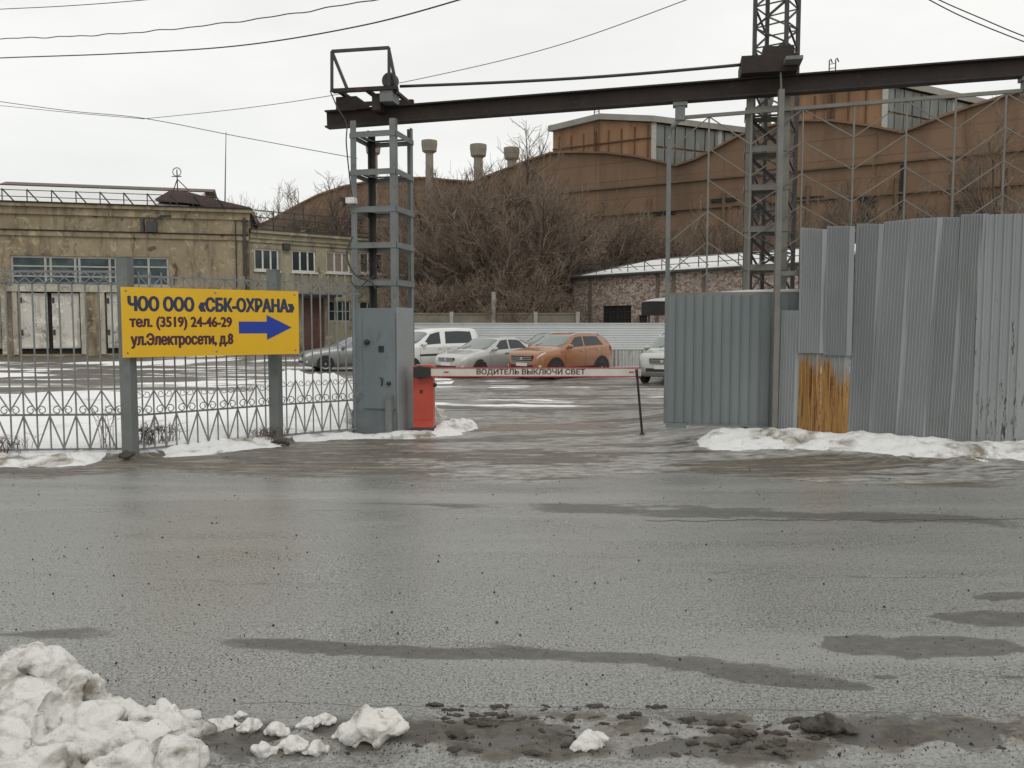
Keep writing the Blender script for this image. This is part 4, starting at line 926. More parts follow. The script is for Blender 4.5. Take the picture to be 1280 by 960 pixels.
sheet(U[0], U[1]+.012, zr+.0, ZT[0], ZT[1]-.05, .0, -.030, wav=1, m=tones[1])
sheet(U[1]-.0, U[2]+.02, zr-.03, ZT[1], ZT[2]-.04, .0, -.042, wav=1)
sheet(U[0]+.02, U[0]+.33, .0, zr+.05, zr+.05, 0, .0, 'rusty_patch', m_rust, 5)
sheet(U[0]+.335, U[2]+.0, -.02, zr+.04, zr+.05, 0, -.006, 'rusty_patch', m_rust, 5)
for i in range(2, 8):
    sheet(U[i]-.02-(.06 if i > 2 else 0), U[i+1]+(.0 if i < 7 else .1)-.03, -.05, ZT[i]-.01*(i % 2), ZT[i+1]-.02*(i % 3), (.07, .06, .10, .10, .09, .05, .0, 0)[i-1], -.011*(i-1), m=m_chip if i == 7 else tones[i % 3], ribs=8 if i < 7 else 5, wav=1)
for k in range(3):
    sheet(U[8]+.10+k*.62, U[8]+.10+(k+1)*.62, -.05, 3.33, 3.34, .01, -.005*k, ribs=5)
uq = rfp(973); sheet(uq, U[0]+.01, .0, PL(985,388,RFa,RFb).z, PL(998,388,RFa,RFb).z, .02, .012, ribs=6)
for z in (.5, 1.6, 2.75): b = MB(); b.upbar(RFa+rd*(uq+.02 if z < 2 else U[0]+.05)+rn*.05+up*z, RFa+rd*(U[8]+1.9)+rn*.05+up*z, .04, .05, rn); b.build('rail', m_dark, t_)
for u in (U[0]+.05, U[4], U[8], U[8]+1.8): b = MB(); b.upbar(RFa+rd*u+rn*.13-up*.1, RFa+rd*u+rn*.13+up*3.0, .08, .08, rn); b.build('post', m_dark, t_)

# ------------------------------------------------------------------ ornamental railings on the left
def railing(A_, B_, lab, off0=.1, off1=.1, sp=.165, zz=(.13,.60,.93,2.365,2.52), spike=0., ornament=True):
    t_ = thing('iron_fence', lab, 'fence', (A_+B_)/2, group='grey iron railing sections')
    d_ = (B_-A_).normalized(); L = (B_-A_).length; n_ = Vector((-d_.y, d_.x, 0))
    def pt(u, z, k=0): return A_+d_*u+up*z+n_*k
    n = max(2, int(round((L-off0-off1)/sp))); s_ = (L-off0-off1)/n; us = [off0+s_*(i+.5) for i in range(n)]
    for i, z in enumerate(zz):
        if i == 2: continue
        b = MB(); b.upbar(pt(off0-.06, z, .012), pt(L-off1+.06, z, .012), .012, .028, n_); b.build('rail', m_fencebar, t_)
    for i, u in enumerate(us):
        b = MB(); b.upbar(pt(u, zz[0], 0), pt(u, zz[3]+(spike if not i % 1 else 0)+.0, 0), .016, .017, n_); b.build('bar', m_fencebar, t_)
    b = MB()
    for i in range(n-1):
        za, zb_ = (zz[1]-.01, zz[0]+.01) if i % 2 else (zz[0]+.01, zz[1]-.01)
        b.upbar(pt(us[i], za, -.012), pt(us[i+1], zb_, -.012), .013, .018, n_)
    b.build('zigzag_band', m_fencebar, t_)
    b = MB()
    for i in range(n-1):
        za, zb_ = (zz[2], zz[1]+.05) if i % 2 else (zz[1]+.05, zz[2]); b.upbar(pt(us[i], za, -.012), pt(us[i+1], zb_, -.012), .013, .016, n_)
    for i in range(0, n, 2):
        u = us[i]
        for s2 in (-1, 1):
            pts = [pt(u+s2*(.066+r_*math.cos(a)), zz[1]+.066+r_*math.sin(a), -.014) for a, r_ in ((math.pi*(1.0-k/9*1.75), .055-.036*max(0, k-5)/7) for k in range(0, 13))] if s2 else []
            b.tube(pts, .0085, 4)
            if ornament:
                pts = [pt(u+s2*(.052+r_*math.cos(a)), zz[2]-.05-r_*math.sin(a), -.014) for a, r_ in ((math.pi*(1.0-k/9*1.6), .045-.03*max(0, k-5)/7) for k in range(0, 13))]; b.tube(pts, .006, 4)
    b.build('scroll_band', m_fencebar, t_)
    b = MB()
    for i in range(n-1):
        b.upbar(pt(us[i], zz[3] if i % 2 else zz[4], -.012), pt(us[i+1], zz[4] if i % 2 else zz[3], -.012), .01, .012, n_)
        if not spike: b.upbar(pt(us[i], zz[4] if i % 2 else zz[3], -.018), pt(us[i+1], zz[3] if i % 2 else zz[4], -.018), .01, .012, n_)
    b.build('lattice_band', m_fencebar, t_); return t_
railing(LFa, PO1, 'ornamental iron railing section at the left edge, left of the sign', .1, .1, .168, (.13,.60,.93,2.365,2.52), .0, False)
railing(PO1, PO2, 'ornamental iron railing section behind the yellow sign between its two posts', .1, .1, .155, (.11,.58,.91,2.31,2.47), .22)
railing(PO2, FL+TU*.12-TV*.06, 'ornamental iron railing section between the right sign post and the gate tower', .1, .0, .150, (.10,.58,.95,2.31,2.47), .30)
for p_, zt_, lab in ((PO1, zat(322, 11.3), 'grey square steel post at the left end of the yellow sign'), (PO2, zat(338, 12.9), 'grey square steel post behind the right end of the yellow sign')):
    r_ = thing('fence_post', lab, 'post', (p_.x, p_.y, 0), R(-8)); b = MB(); b.box((-.078,-.078,-.15), (.078,.078,zt_)); b.build('shaft', m_tower, r_, local=True)
    b = MB(); b.box((-.082,-.082,zt_+.001), (.082,.082,zt_+.012)); b.build('cap', m_tower, r_, local=True)

# sign board
SA, SB = P(152, 400, 11.13), P(373, 400, 12.62); SA.z = SB.z = 0
sd = (SB-SA).normalized(); sn = Vector((sd.y, -sd.x, 0)); SL = (SB-SA).length     # sn faces the road
zS1, zS0 = P(152, 358.5, 11.13).z, P(152, 447, 11.13).z
t_ = thing('direction_sign', 'yellow sign board with dark Cyrillic lettering and a blue arrow on the railing posts', 'sign', SA)
b = MB(); b.obox((SA+SB)/2+up*(zS0+zS1)/2, sd*SL/2, sn*.012, up*(zS1-zS0)/2); b.build('board', m_yellow, t_)
b = MB(); b.obox((SA+SB)/2+up*(zS0+zS1)/2-sn*.025, sd*(SL/2-.01), sn*.012, up*((zS1-zS0)/2-.01)); b.build('backing_frame', m_dark, t_)
for p_ in (PO1+Vector((.05,-.04,0)), PO2):
    for z in (zS0+.15, zS1-.15):
        f_ = SA + sd*((p_-SA).dot(sd)) - sn*.037; b = MB(); b.bar(f_+up*z, p_+up*z, .03, .03); b.build('bracket', m_dark, t_)
for u in (.06, SL*.5, SL-.06):
    for z in (zS0+.06, zS1-.05): b = MB(); b.lathe([(0,.008),(.011,.007),(.014,0)], SA+sd*u+sn*.012+up*z, sn, 8); b.build('bolt', m_fencebar, t_)
def text_mesh(name, s, u0, u1, z0, z1, m, parent, org, dx_, nrm, bold=.0, off=.014, depth=.002):
    cu = bpy.data.curves.new(name, 'FONT'); cu.body = s; cu.size = 1; cu.offset = 0; cu.extrude = 0; cu.resolution_u = 3
    ob = bpy.data.objects.new(name, cu); COL.objects.link(ob)
    bpy.ops.object.select_all(action='DESELECT'); ob.select_set(True); bpy.context.view_layer.objects.active = ob
    bpy.ops.object.convert(target='CURVE'); cu = ob.data
    polys = [[(p_.co.x, p_.co.y) for p_ in sp_.bezier_points] or [(p_.co.x, p_.co.y) for p_ in sp_.points] for sp_ in cu.splines]
    area = [sum(p_[i][0]*p_[(i+1) % len(p_)][1]-p_[(i+1) % len(p_)][0]*p_[i][1] for i in range(len(p_))) for p_ in polys]
    def inside(p, pg): return sum(((pg[i][1] > p[1]) != (pg[i-1][1] > p[1])) and p[0] < (pg[i-1][0]-pg[i][0])*(p[1]-pg[i][1])/(pg[i-1][1]-pg[i][1])+pg[i][0] for i in range(len(pg))) % 2 == 1
    me_ = bpy.data.meshes.new(name); acc = bmesh.new()
    hole = [any(area[j]*area[k] < 0 and abs(area[j]) > abs(area[k]) and inside(polys[k][0], polys[j]) for j in range(len(polys))) for k in range(len(polys))]
    for k in range(len(polys)):
        if hole[k]: continue
        keep = {k} | {j for j in range(len(polys)) if hole[j] and area[j]*area[k] < 0 and inside(polys[j][0], polys[k])}
        c2 = cu.copy()
        for j in reversed(range(len(polys))):
            if j not in keep: c2.splines.remove(c2.splines[j])
        o2 = bpy.data.objects.new('t', c2); COL.objects.link(o2); dg = bpy.context.evaluated_depsgraph_get()
        m2 = bpy.data.meshes.new_from_object(o2.evaluated_get(dg)); m2.transform(Matrix.Translation((0, 0, -.004*(k % 3)))); acc.from_mesh(m2)
        bpy.data.meshes.remove(m2); bpy.data.objects.remove(o2); bpy.data.curves.remove(c2)
    acc.to_mesh(me_); acc.free(); bpy.data.objects.remove(ob); bpy.data.curves.remove(cu)
    a = np.array([v_.co for v_ in me_.vertices]); lo, hi_ = a.min(0), a.max(0)
    Mi = ROOT[parent].inverted()
    for v_ in me_.vertices:
        f = (v_.co.x-lo[0])/(hi_[0]-lo[0]); g = (v_.co.y-lo[1])/(hi_[1]-lo[1])
        v_.co = Mi @ (org + dx_*(u0+(u1-u0)*f) + up*(z0+(z1-z0)*g) + nrm*(off+v_.co.z*.015))
    # heavier strokes: the outline repeated a hair to each side, each copy just behind the last
    bm_ = bmesh.new(); bm_.from_mesh(me_); src = list(bm_.verts)+list(bm_.edges)+list(bm_.faces); st = bold*(z1-z0); Mr = Mi.to_3x3()
    for k, (a_, c_) in enumerate(((-1,0),(1,0),(0,.7),(0,-.7),(-.7,.5),(.7,.5),(-.7,-.5),(.7,-.5))):
        d_ = bmesh.ops.duplicate(bm_, geom=src); bmesh.ops.translate(bm_, verts=[g_ for g_ in d_['geom'] if isinstance(g_, bmesh.types.BMVert)], vec=Mr @ (dx_*st*a_ + up*st*c_ - nrm*.00018*(k+1)))
    bm_.to_mesh(me_); bm_.free()
    me_.name = name; me_.materials.clear(); me_.materials.append(m)
    o_ = bpy.data.objects.new(name, me_); COL.objects.link(o_); o_.parent = parent; ROOT[o_] = ROOT[parent]; return o_
HS = zS1-zS0
def su(px): p = PL(px, 400, SA, SB); return (Vector((p.x,p.y,0))-SA).dot(sd)
def line(s, x0, x1, yt, yb, m, bold): text_mesh('lettering', s, su(x0), su(x1), zS1-HS*yb, zS1-HS*yt, m, t_, SA, sd, sn, bold)
line('ЧОО ООО', 161, 242, .13, .335, m_navy, .07)
line('«СБК-ОХРАНА»', 249, 367, .13, .335, m_navy, .07)
line('тел. (3519) 24-46-29', 162, 289, .42, .61, m_maroon, .05)
line('ул.Электросети, д.8', 163, 290, .66, .87, m_maroon, .05)
b = MB(); xs_ = [su(x_) for x_ in (298, 333, 364)]; zm = zS1-HS*.575
ar = [(xs_[0],-.085), (xs_[1],-.085), (xs_[1],-.18), (xs_[2],0), (xs_[1],.18), (xs_[1],.085), (xs_[0],.085)]
b.prism([SA+sd*u+up*(zm+z)+sn*.0135 for u, z in ar], sn*.002); b.build('arrow', m_blue, t_)

# ------------------------------------------------------------------ barrier
bc = P(530.5, 540, 13.95); bc.z = 0
t_ = thing('barrier', 'red parking barrier with a long white boom lowered across the entrance', 'barrier', bc)
b = MB(); bm = bmesh.new(); hw = .165
zk = zat(456, 13.95)
b.prism([bc+Vector((-hw,-.15,.12)), bc+Vector((hw,-.15,.12)), bc+Vector((hw,-.15,zk-.02)), bc+Vector((hw-.03,-.15,zk)), bc+Vector((-hw+.03,-.15,zk)), bc+Vector((-hw,-.15,zk-.02))], Vector((0,.32,0))); cb = b.build('cabinet', m_red, t_)
b = MB(); b.box(bc+Vector((-hw-.01,-.16,-.1)), bc+Vector((hw+.01,.18,.118))); b.build('plinth', m_dark, t_)
b = MB(); b.box(bc+Vector((-hw+.03,-.158,.25)), bc+Vector((hw-.03,-.152,.85))); b.build('door', m_red, cb)
b = MB(); b.obox(bc+Vector((-.03,-.16,.72)), (.02,0,0), (0,.012,0), (0,0,.025)); b.build('lock', m_black, cb)
zbm = zat(465, 13.75); yb_ = bc.y-.24
b = MB(); b.lathe([(0,-.03),(.1,-.03),(.11,0),(.11,.06),(0,.06)], Vector((bc.x-.04, yb_+.03, zbm)), (0,1,0), 18); b.box((bc.x-.14, yb_-.05, zbm-.085), (bc.x+.14, yb_+.0, zbm+.085)); b.build('boom_clamp', m_black, t_, smooth=True, sharp=35)
b = MB(); b.lathe([(.035,0),(.035,.05),(0,.06)], Vector((bc.x+hw, bc.y-.1, zbm-.22)), (1,0,0), 12); b.build('lamp_socket', m_black, cb)
xB0, xB1 = P(533, 465, yb_).x, P(801, 465, yb_).x; hb = .07
b = MB(); b.box((xB0, yb_-.03, zbm-hb), (xB1, yb_-.0, zbm+hb)); bo = b.build('boom', m_boomw, t_)
for s_ in (-1, 1):
    b = MB(); b.box((xB0, yb_-.035, zbm+s_*hb-.009), (xB1, yb_+.004, zbm+s_*hb+.009)); b.build('edge_strip', m_boomr, bo)
for px, w_ in ((558, .10), (789, .10)):
    b = MB(); x_ = P(px, 465, yb_).x; b.prism([(x_-w_/2,yb_-.0315,zbm-.012),(x_+w_/2-.02,yb_-.0315,zbm-.012),(x_+w_/2,yb_-.0315,zbm+.012),(x_-w_/2+.02,yb_-.0315,zbm+.012)], (0,.001,0)); b.build('reflector', m_boomr, bo)
text_mesh('lettering', 'ВОДИТЕЛЬ ВЫКЛЮЧИ СВЕТ', P(596,465,yb_).x, P(731,465,yb_).x, zbm-.052, zbm+.052, m_letter, bo, Vector((0, yb_-.03, 0)), Vector((1,0,0)), Vector((0,-1,0)), .04, .002)
x0_, x1_ = P(795, 470, yb_).x, P(802.5, 543, yb_).x
b = MB(); b.tube([(x0_, yb_-.05, zbm+.05), (x1_, yb_-.02, gz(x1_, yb_)+.01)], .02, 8); lg = b.build('drop_leg', simple('leg_dark_red', (.025,.014,.014), (.045,.018,.018), 4, .5), t_)
b = MB(); z = gz(x1_, yb_); b.lathe([(0,.03),(.03,.03),(.05,.0),(.05,-.03),(0,-.03)], (x1_, yb_-.02, z+.0), (0,0,1), 10); b.build('foot', m_black, lg)
# broken white plastic trestle and earth hump behind the cabinet
b = MB(); q0 = P(546, 535, 14.9); q0.z = 0
for k in range(3): b.bar(q0+Vector((-.1,.05*k,.12+.1*k)), q0+Vector((.22-.05*k,.05*k,.05+.1*k)), .06, .05)
b.bar(q0+Vector((-.12,.0,-.05)), q0+Vector((-.1,.05,.45)), .05, .05); b.bar(q0+Vector((.2,.0,-.05)), q0+Vector((-.08,.05,.42)), .05, .05)
tag(b.build('plastic_rack', m_frame), 'small white plastic rack stuck in the snow behind the red barrier cabinet', 'rack')

# ------------------------------------------------------------------ overhead wires
def wire(pts, r, lab, wav=0):
    b = MB(); P3 = [P(*p) for p in pts]; off_ = lambda q_: q_[0] < 0 or q_[0] > 1280 or q_[1] < 0
    P3 = ([P3[0]+(P3[0]-P3[1])*5] if off_(pts[0]) else []) + P3 + ([P3[-1]+(P3[-1]-P3[-2])*5] if off_(pts[-1]) else []); cur = []
    for i in range(len(P3)-1):
        a, p_, q_, d = P3[max(i-1,0)], P3[i], P3[i+1], P3[min(i+2,len(P3)-1)]
        for k in range(14):
            t = k/14; c_ = .5*((2*p_)+(q_-a)*t+(2*a-5*p_+4*q_-d)*t*t+(3*p_-a-3*q_+d)*t**3); c_.z += wav*math.sin((i*14+k)*1.1)*math.sin((i*14+k)*.31); cur.append(c_)
    cur.append(P3[-1]); b.tube(cur, r, 5); tag(b.build('overhead_wire', m_wire, smooth=True), lab, 'wire')
wire([(-120,78,22),(0,72.5,20),(150,67,18.5),(300,57,17),(450,32.5,15.5),(580,-2,14),(700,-42,13)], .0135, 'thickest overhead wire, sweeping up right across the sky over the sign')
wire([(-120,53,22),(0,48.5,20),(100,45,19),(200,38,18),(330,22.5,16.5),(465,0,15),(600,-26,13.5)], .011, 'wavy overhead wire just above the thickest one at upper left', .018)
wire([(-120,17,22),(0,11.5,20),(90,7,19),(190,-1,18),(320,-16,16.5)], .009, 'topmost overhead wire in the upper left corner of the sky')
wire([(-100,112,30),(0,127,29),(90,139,28),(180,148,27),(300,171,26.5),(430,195,26),(446,198,26)], .011, 'overhead wire descending rightward behind the left gate tower')
wire([(-100,124,30.5),(0,132,29.5),(90,141,28.3),(180,148.6,27.1)], .009, 'short overhead wire joining the descending one above the workshop')
wire([(180,148.6,27.1),(300,136,25),(420,118.5,23),(560,91,21),(700,56,19),(860,-1,17),(960,-42,16)], .009, 'thin overhead wire rising right behind the winch frame to the top edge')
wire([(1120,-24,13),(1160,-1,13),(1210,24,13),(1290,56,13),(1400,96,13)], .009, 'lower of the two wires in the upper right corner')
wire([(1130,-24,13.3),(1172,-1,13.3),(1222,21,13.3),(1290,49,13.3),(1400,86,13.3)], .009, 'upper of the two wires in the upper right corner')

# ------------------------------------------------------------------ cars
def smooth_interp(xq, pts, k=2):
    xs_ = np.array([p[0] for p in pts]); ys_ = np.array([p[1] for p in pts]); y_ = np.interp(xq, xs_, ys_)
    for _ in range(k): y_ = np.concatenate([[y_[0]], (y_[:-2]+2*y_[1:-1]+y_[2:])/4, [y_[-1]]])
    return y_
def car(name, lab, pm, spec, loc, rz, group='cars parked in the yard'):
    L, Wd = spec['L'], spec['W']; N = 72
    xs_ = np.concatenate([np.linspace(0, .3, 10, endpoint=False), np.linspace(.3, L-.3, N-20, endpoint=False), np.linspace(L-.3, L, 10)])
    belt = smooth_interp(xs_, spec['belt']); top = smooth_interp(xs_, spec['top']); zb = smooth_interp(xs_, spec['bot'])
    wid = smooth_interp(xs_, [(0,.70),(.08,.84),(.22,.94),(.55,.985),(1.0,1),(L-1.0,1),(L-.4,.97),(L-.12,.90),(L,.80)])*Wd/2
    cab_h = max(t-b_ for t, b_ in zip(top, belt)); tw_ = spec.get('tw', .76)*Wd/2
    t_ = thing(name, lab, 'car', loc, rz, group)
    def ring(i):
        w, zbt, zt_ = wid[i], belt[i], max(top[i], belt[i]+.03); f = min(1, max(0, (zt_-zbt)/cab_h)); z0 = zb[i]
        wr = w*.90*(1-f) + min(tw_, w*.9)*f; zr = zbt + (zt_-zbt)*(.55+.33*f)
        zm = z0+(zbt-z0)*.55
        return [(0,z0),(w*.80,z0),(w*.94,z0+.05),(w*.975,z0+.16),(w,zm),(w*.995,zm+(zbt-zm)*.45),(w*.97,zbt-.035),(w*.93,zbt),(wr,zr),(wr*.93,zr+(zt_-zr)*.55),(wr*.72,zt_-.012),(wr*.36,zt_),(0,zt_+.004)]
    RG = [ring(i) for i in range(len(xs_))]; K = len(RG[0])
    def sp_(i, k, s): return Vector((xs_[i]-L/2, s*RG[i][k][0], RG[i][k][1]))
    b = MB(); full = K*2-2
    for i in range(len(xs_)):
        for k in range(K): b.v.append(tuple(sp_(i, k, 1)))
        for k in range(K-2, 0, -1): b.v.append(tuple(sp_(i, k, -1)))
    for i in range(len(xs_)-1):
        for k in range(full): b.f.append((i*full+k, i*full+(k+1) % full, (i+1)*full+(k+1) % full, (i+1)*full+k))
    b.f.append(tuple(range(full))); b.f.append(tuple(reversed(range((len(xs_)-1)*full, len(xs_)*full))))
    body = b.build('body', pm, t_, local=True, smooth=True, sharp=38)
    def surf(x, kf, s):         # a point on the skin and its normal
        i = min(max(int(np.searchsorted(xs_, x))-1, 0), len(xs_)-2); f = (x-xs_[i])/(xs_[i+1]-xs_[i]); k = min(int(kf), K-2); g = kf-k
        def q_(ii, kk): return sp_(ii, kk, s)
        p = (q_(i,k)*(1-f)+q_(i+1,k)*f)*(1-g)+(q_(i,k+1)*(1-f)+q_(i+1,k+1)*f)*g
        du = q_(i+1,k)-q_(i,k); dv = q_(i,k+1)-q_(i,k); n = du.cross(dv)
        if n.length < 1e-9: n = Vector((0,s,0))
        n.normalize()
        if n.dot(p-Vector((p.x,0,.5))) < 0: n = -n
        return p, n
    def patch(nm, m, x0, x1, k0, k1, s, parent, off=.006, nu=12, nv=5, fn=None):
        b = MB(); 
        for i in range(nu+1):
            for j in range(nv+1):
                u, v_ = i/nu, j/nv; x = x0+(x1-x0)*u; kf = k0+(k1-k0)*v_
                if fn: x, kf = fn(u, v_)
                p, n = surf(x, kf, s); b.v.append(tuple(p+n*off))
        b.f = [(i*(nv+1)+j, (i+1)*(nv+1)+j, (i+1)*(nv+1)+j+1, i*(nv+1)+j+1) for i in range(nu) for j in range(nv)]
        return b.build(nm, m, parent, local=True, smooth=True)
    for s in (-1, 1):
        for x0, x1, xt0, xt1 in spec['side']:
            patch('side_window', m_carglass, x0, x1, 7.12, 7.9, s, t_, fn=lambda u, v_, a=(x0,x1,xt0,xt1): ((a[0]+(a[2]-a[0])*v_)*(1-u)+(a[1]+(a[3]-a[1])*v_)*u, 7.12+.78*v_))
    def full_glass(nm, x0, x1, m):
        b = MB(); nu = 10; ks = [(8.25,1),(9,1),(10,1),(11,1),(12,1),(11,-1),(10,-1),(9,-1),(8.25,-1)]
        for i in range(nu+1):
            for kf, s in ks: p, n = surf(x0+(x1-x0)*i/nu, min(kf, 11.999), s); b.v.append(tuple(p+n*.006))
        w = len(ks); b.f = [(i*w+j, (i+1)*w+j, (i+1)*w+j+1, i*w+j+1) for i in range(nu) for j in range(w-1)]
        return b.build(nm, m, t_, local=True, smooth=True)
    full_glass('windscreen', *spec['ws'], m_screen)
    if 'rw' in spec: full_glass('rear_window', *spec['rw'], m_carglass)
    hl = spec['hl']
    for s in (-1, 1):
        patch('headlight', m_lamp, hl[0], hl[1], hl[2], hl[3], s, t_, .008, 8, 3, fn=lambda u, v_: (hl[0]+(hl[1]-hl[0])*u, hl[2]+.5*u*(hl[3]-hl[2])*.5+(hl[3]-hl[2])*v_*(1-.45*u)))
        patch('tail_light', m_tail, L-.34, L-.02, 5.0, 6.6, s, t_, .008, 6, 3)
        for x in spec['seams']: patch('door_seam', m_seam, x-.006, x+.006, 2.5, 7, s, body, .003, 1, 6)
        patch('sill', m_black if spec.get('clad') else pm, .55, L-.5, 1.6, 3.1, s, t_, .012, 20, 2)
        for x in spec['handles']: p, n = surf(x, 5.6, s); b = MB(); b.obox(p+n*.02, (.09,0,0), (0,.016,0), (0,0,.014)); b.build('door_handle', pm if not spec.get('chrome') else m_chrome, t_, local=True)
        x = spec['mir']; p, n = surf(x, 7, s); b = MB(); b.lathe([(0,-.1),(.06,-.085),(.085,-.03),(.085,.04),(.06,.09),(0,.1)], p+Vector((.0,s*.13,.08)), (0,1,0), 12); b.bar(p+Vector((0,-s*.03,.0)), p+Vector((0,s*.1,.05)), .05, .04); b.build('mirror', pm, t_, local=True, smooth=True, sharp=50)
    g = spec['gr']; b = MB(); 
    b.prism([(-L/2-.012,-g[0]*.92,g[1]),(-L/2-.012,g[0]*.92,g[1]),(-L/2-.012,g[0],(g[1]+g[2])/2),(-L/2-.012,g[0],g[2]),(-L/2-.012,-g[0],g[2]),(-L/2-.012,-g[0],(g[1]+g[2])/2)], (.06,0,0)); gr = b.build('grille', m_black, t_, local=True)
    for z in np.linspace(g[1]+.02, g[2]-.01, 4):
        b = MB(); b.box((-L/2-.022,-g[0]*.95,z-.008),(-L/2-.010,g[0]*.95,z+.008)); b.build('slat', m_chrome, gr, local=True)
    b = MB(); b.lathe([(0,.012),(.055,.012),(.055,0)], (-L/2-.02,0,(g[1]+g[2])/2), (-1,0,0), 14); b.build('badge', m_chrome, gr, local=True)
    b = MB(); b.box((-L/2-.006,-Wd*.30,zb[0]+.02),(-L/2+.1,Wd*.30,zb[0]+.13)); b.build('lower_intake', m_black, t_, local=True)
    b = MB(); b.box((-L/2-.02,-.26,g[1]-.15),(-L/2+.02,.26,g[1]-.035)); b.build('number_plate', m_plate, t_, local=True)
    b = MB(); b.box((L/2-.02,-.26,.72),(L/2+.012,.26,.835)); b.build('number_plate', m_plate, t_, local=True)
    for s in (-1, 1):
        p, n = surf(.12, 3.2, s); b = MB(); b.lathe([(0,.02),(.05,.02),(.055,0)], p, n, 10); b.build('fog_lamp', m_lamp, t_, local=True)
    rw_ = spec['rad']
    for x in (spec['ax'][0], spec['ax'][1]):
        for s in (-1, 1):
            yo = s*(Wd/2-.005); c_ = Vector((x-L/2, yo, rw_))
            b = MB(); ra, r2 = rw_+.05, rw_+(.12 if spec.get('clad') else .062); n = 20; a0 = -.35
            if spec.get('clad'):
                poly = [c_+Vector((r2*math.cos(a), s*.008, r2*math.sin(a))) for a in np.linspace(a0, math.pi-a0, n)] + [c_+Vector((ra*math.cos(a), s*.008, ra*math.sin(a))) for a in np.linspace(math.pi-a0, a0, n)]
                b.add([p for p in poly] + [p-Vector((0,s*.10,0)) for p in poly], [(k, k+1, 2*n-2-k, 2*n-1-k) for k in range(n-1)] + [(k, k+2*n, k+1+2*n, k+1) for k in range(n-1)]); b.build('arch_trim', m_black, t_, local=True)
            b = MB(); b.add([c_+Vector((ra*math.cos(a), s*.004, ra*math.sin(a))) for a in np.linspace(a0, math.pi-a0, n)], [tuple(range(n))]); b.build('wheel_arch', m_seam, t_, local=True)
            b = MB(); ro = rw_; b.lathe([(ro*.64,-.10),(ro*.90,-.11),(ro*.985,-.09),(ro,-.04),(ro,.04),(ro*.985,.085),(ro*.92,.10),(ro*.68,.102),(ro*.66,.09)], c_-Vector((0,s*.08,0)), (0,s,0), 28); wh = b.build('wheel', m_tyre, t_, local=True, smooth=True, sharp=50)
            b = MB(); b.lathe([(ro*.66,.092),(ro*.60,.08),(ro*.58,.03),(ro*.3,.03)], c_-Vector((0,s*.08,0)), (0,s,0), 28); b.lathe([(0,.085),(ro*.14,.085),(ro*.16,.03)], c_-Vector((0,s*.08,0)), (0,s,0), 14)
            for k in range(5):
                a = k*2*math.pi/5+.3; d_ = Vector((math.cos(a),0,math.sin(a))); o_ = c_-Vector((0,s*.012,0)); b.obox(o_+d_*ro*.35, d_*ro*.26, Vector((-d_.z,0,d_.x))*.035, Vector((0,.012,0)))
            b.build('rim', m_rim, wh, local=True)
            b = MB(); b.lathe([(0,.0),(ro*.58,.0)], c_-Vector((0,s*.062,0)), (0,s,0), 20); b.build('rim_backing', m_seam, wh, local=True)
    if spec.get('rails'):
        x0, x1 = spec['rails']
        for s in (-1, 1):
            pts = []
            for x in np.linspace(x0, x1, 9): p, n = surf(x, 9, s); pts.append(p+n*.035)
            pts[0] -= Vector((0,0,.04)); pts[-1] -= Vector((0,0,.04)); b = MB(); b.tube(pts, .018, 6); b.build('roof_rail', m_chrome, t_, local=True, smooth=True)
    for x0, x1, k0, k1 in spec.get('strip', ()):
        for s in (-1, 1): patch('side_moulding', m_black, x0, x1, k0, k1, s, t_, .012, 14, 1)
    # wipers
    for s in (-.35, .25):
        p, n = surf(spec['ws'][0]+.02, 11.5, 1); b = MB(); b.bar(Vector((p.x-.02, s*Wd, p.z+.0)), Vector((p.x+.18, s*Wd-.28, p.z+.10)), .012, .012); b.build('wiper', m_black, t_, local=True)
    return t_
SUV = dict(L=4.27, W=1.78, belt=[(0,.62),(.06,.86),(.25,.97),(1.15,1.06),(2.2,1.09),(3.6,1.15),(4.05,1.16),(4.2,1.05),(4.27,.85)], top=[(0,.68),(.06,.90),(.25,1.01),(1.10,1.11),(1.9,1.56),(2.3,1.61),(3.2,1.61),(3.7,1.55),(4.08,1.22),(4.2,1.08),(4.27,.88)], bot=[(0,.40),(.12,.26),(.5,.22),(3.7,.24),(4.1,.32),(4.27,.45)],
    side=[(1.42,2.42,2.02,2.42),(2.50,3.58,2.50,3.30)], ws=(1.20,1.86), rw=(3.74,4.04), hl=(.05,.34,5.7,6.45), seams=(1.32,2.46,3.38), handles=(2.25,3.2), mir=1.52, gr=(.50,.63,.86), ax=(.83,3.42), rad=.335, clad=True, rails=(1.95,3.55), chrome=True)
SEDAN = dict(L=4.54, W=1.76, belt=[(0,.56),(.06,.70),(.3,.82),(1.2,.95),(2.4,.97),(3.7,1.02),(4.3,1.03),(4.45,.95),(4.54,.78)], top=[(0,.60),(.06,.74),(.3,.86),(1.18,.99),(2.05,1.44),(2.5,1.48),(3.1,1.46),(3.95,1.10),(4.3,1.07),(4.45,.98),(4.54,.80)], bot=[(0,.32),(.12,.22),(.5,.17),(4.0,.19),(4.4,.27),(4.54,.40)],
    side=[(1.50,2.48,2.12,2.48),(2.56,3.55,2.56,3.20)], ws=(1.26,2.00), rw=(3.25,3.85), hl=(.08,.55,5.2,6.7), seams=(1.45,2.52,3.4), handles=(2.3,3.25), mir=1.62, gr=(.40,.60,.74), ax=(.90,3.50), rad=.315, chrome=True)
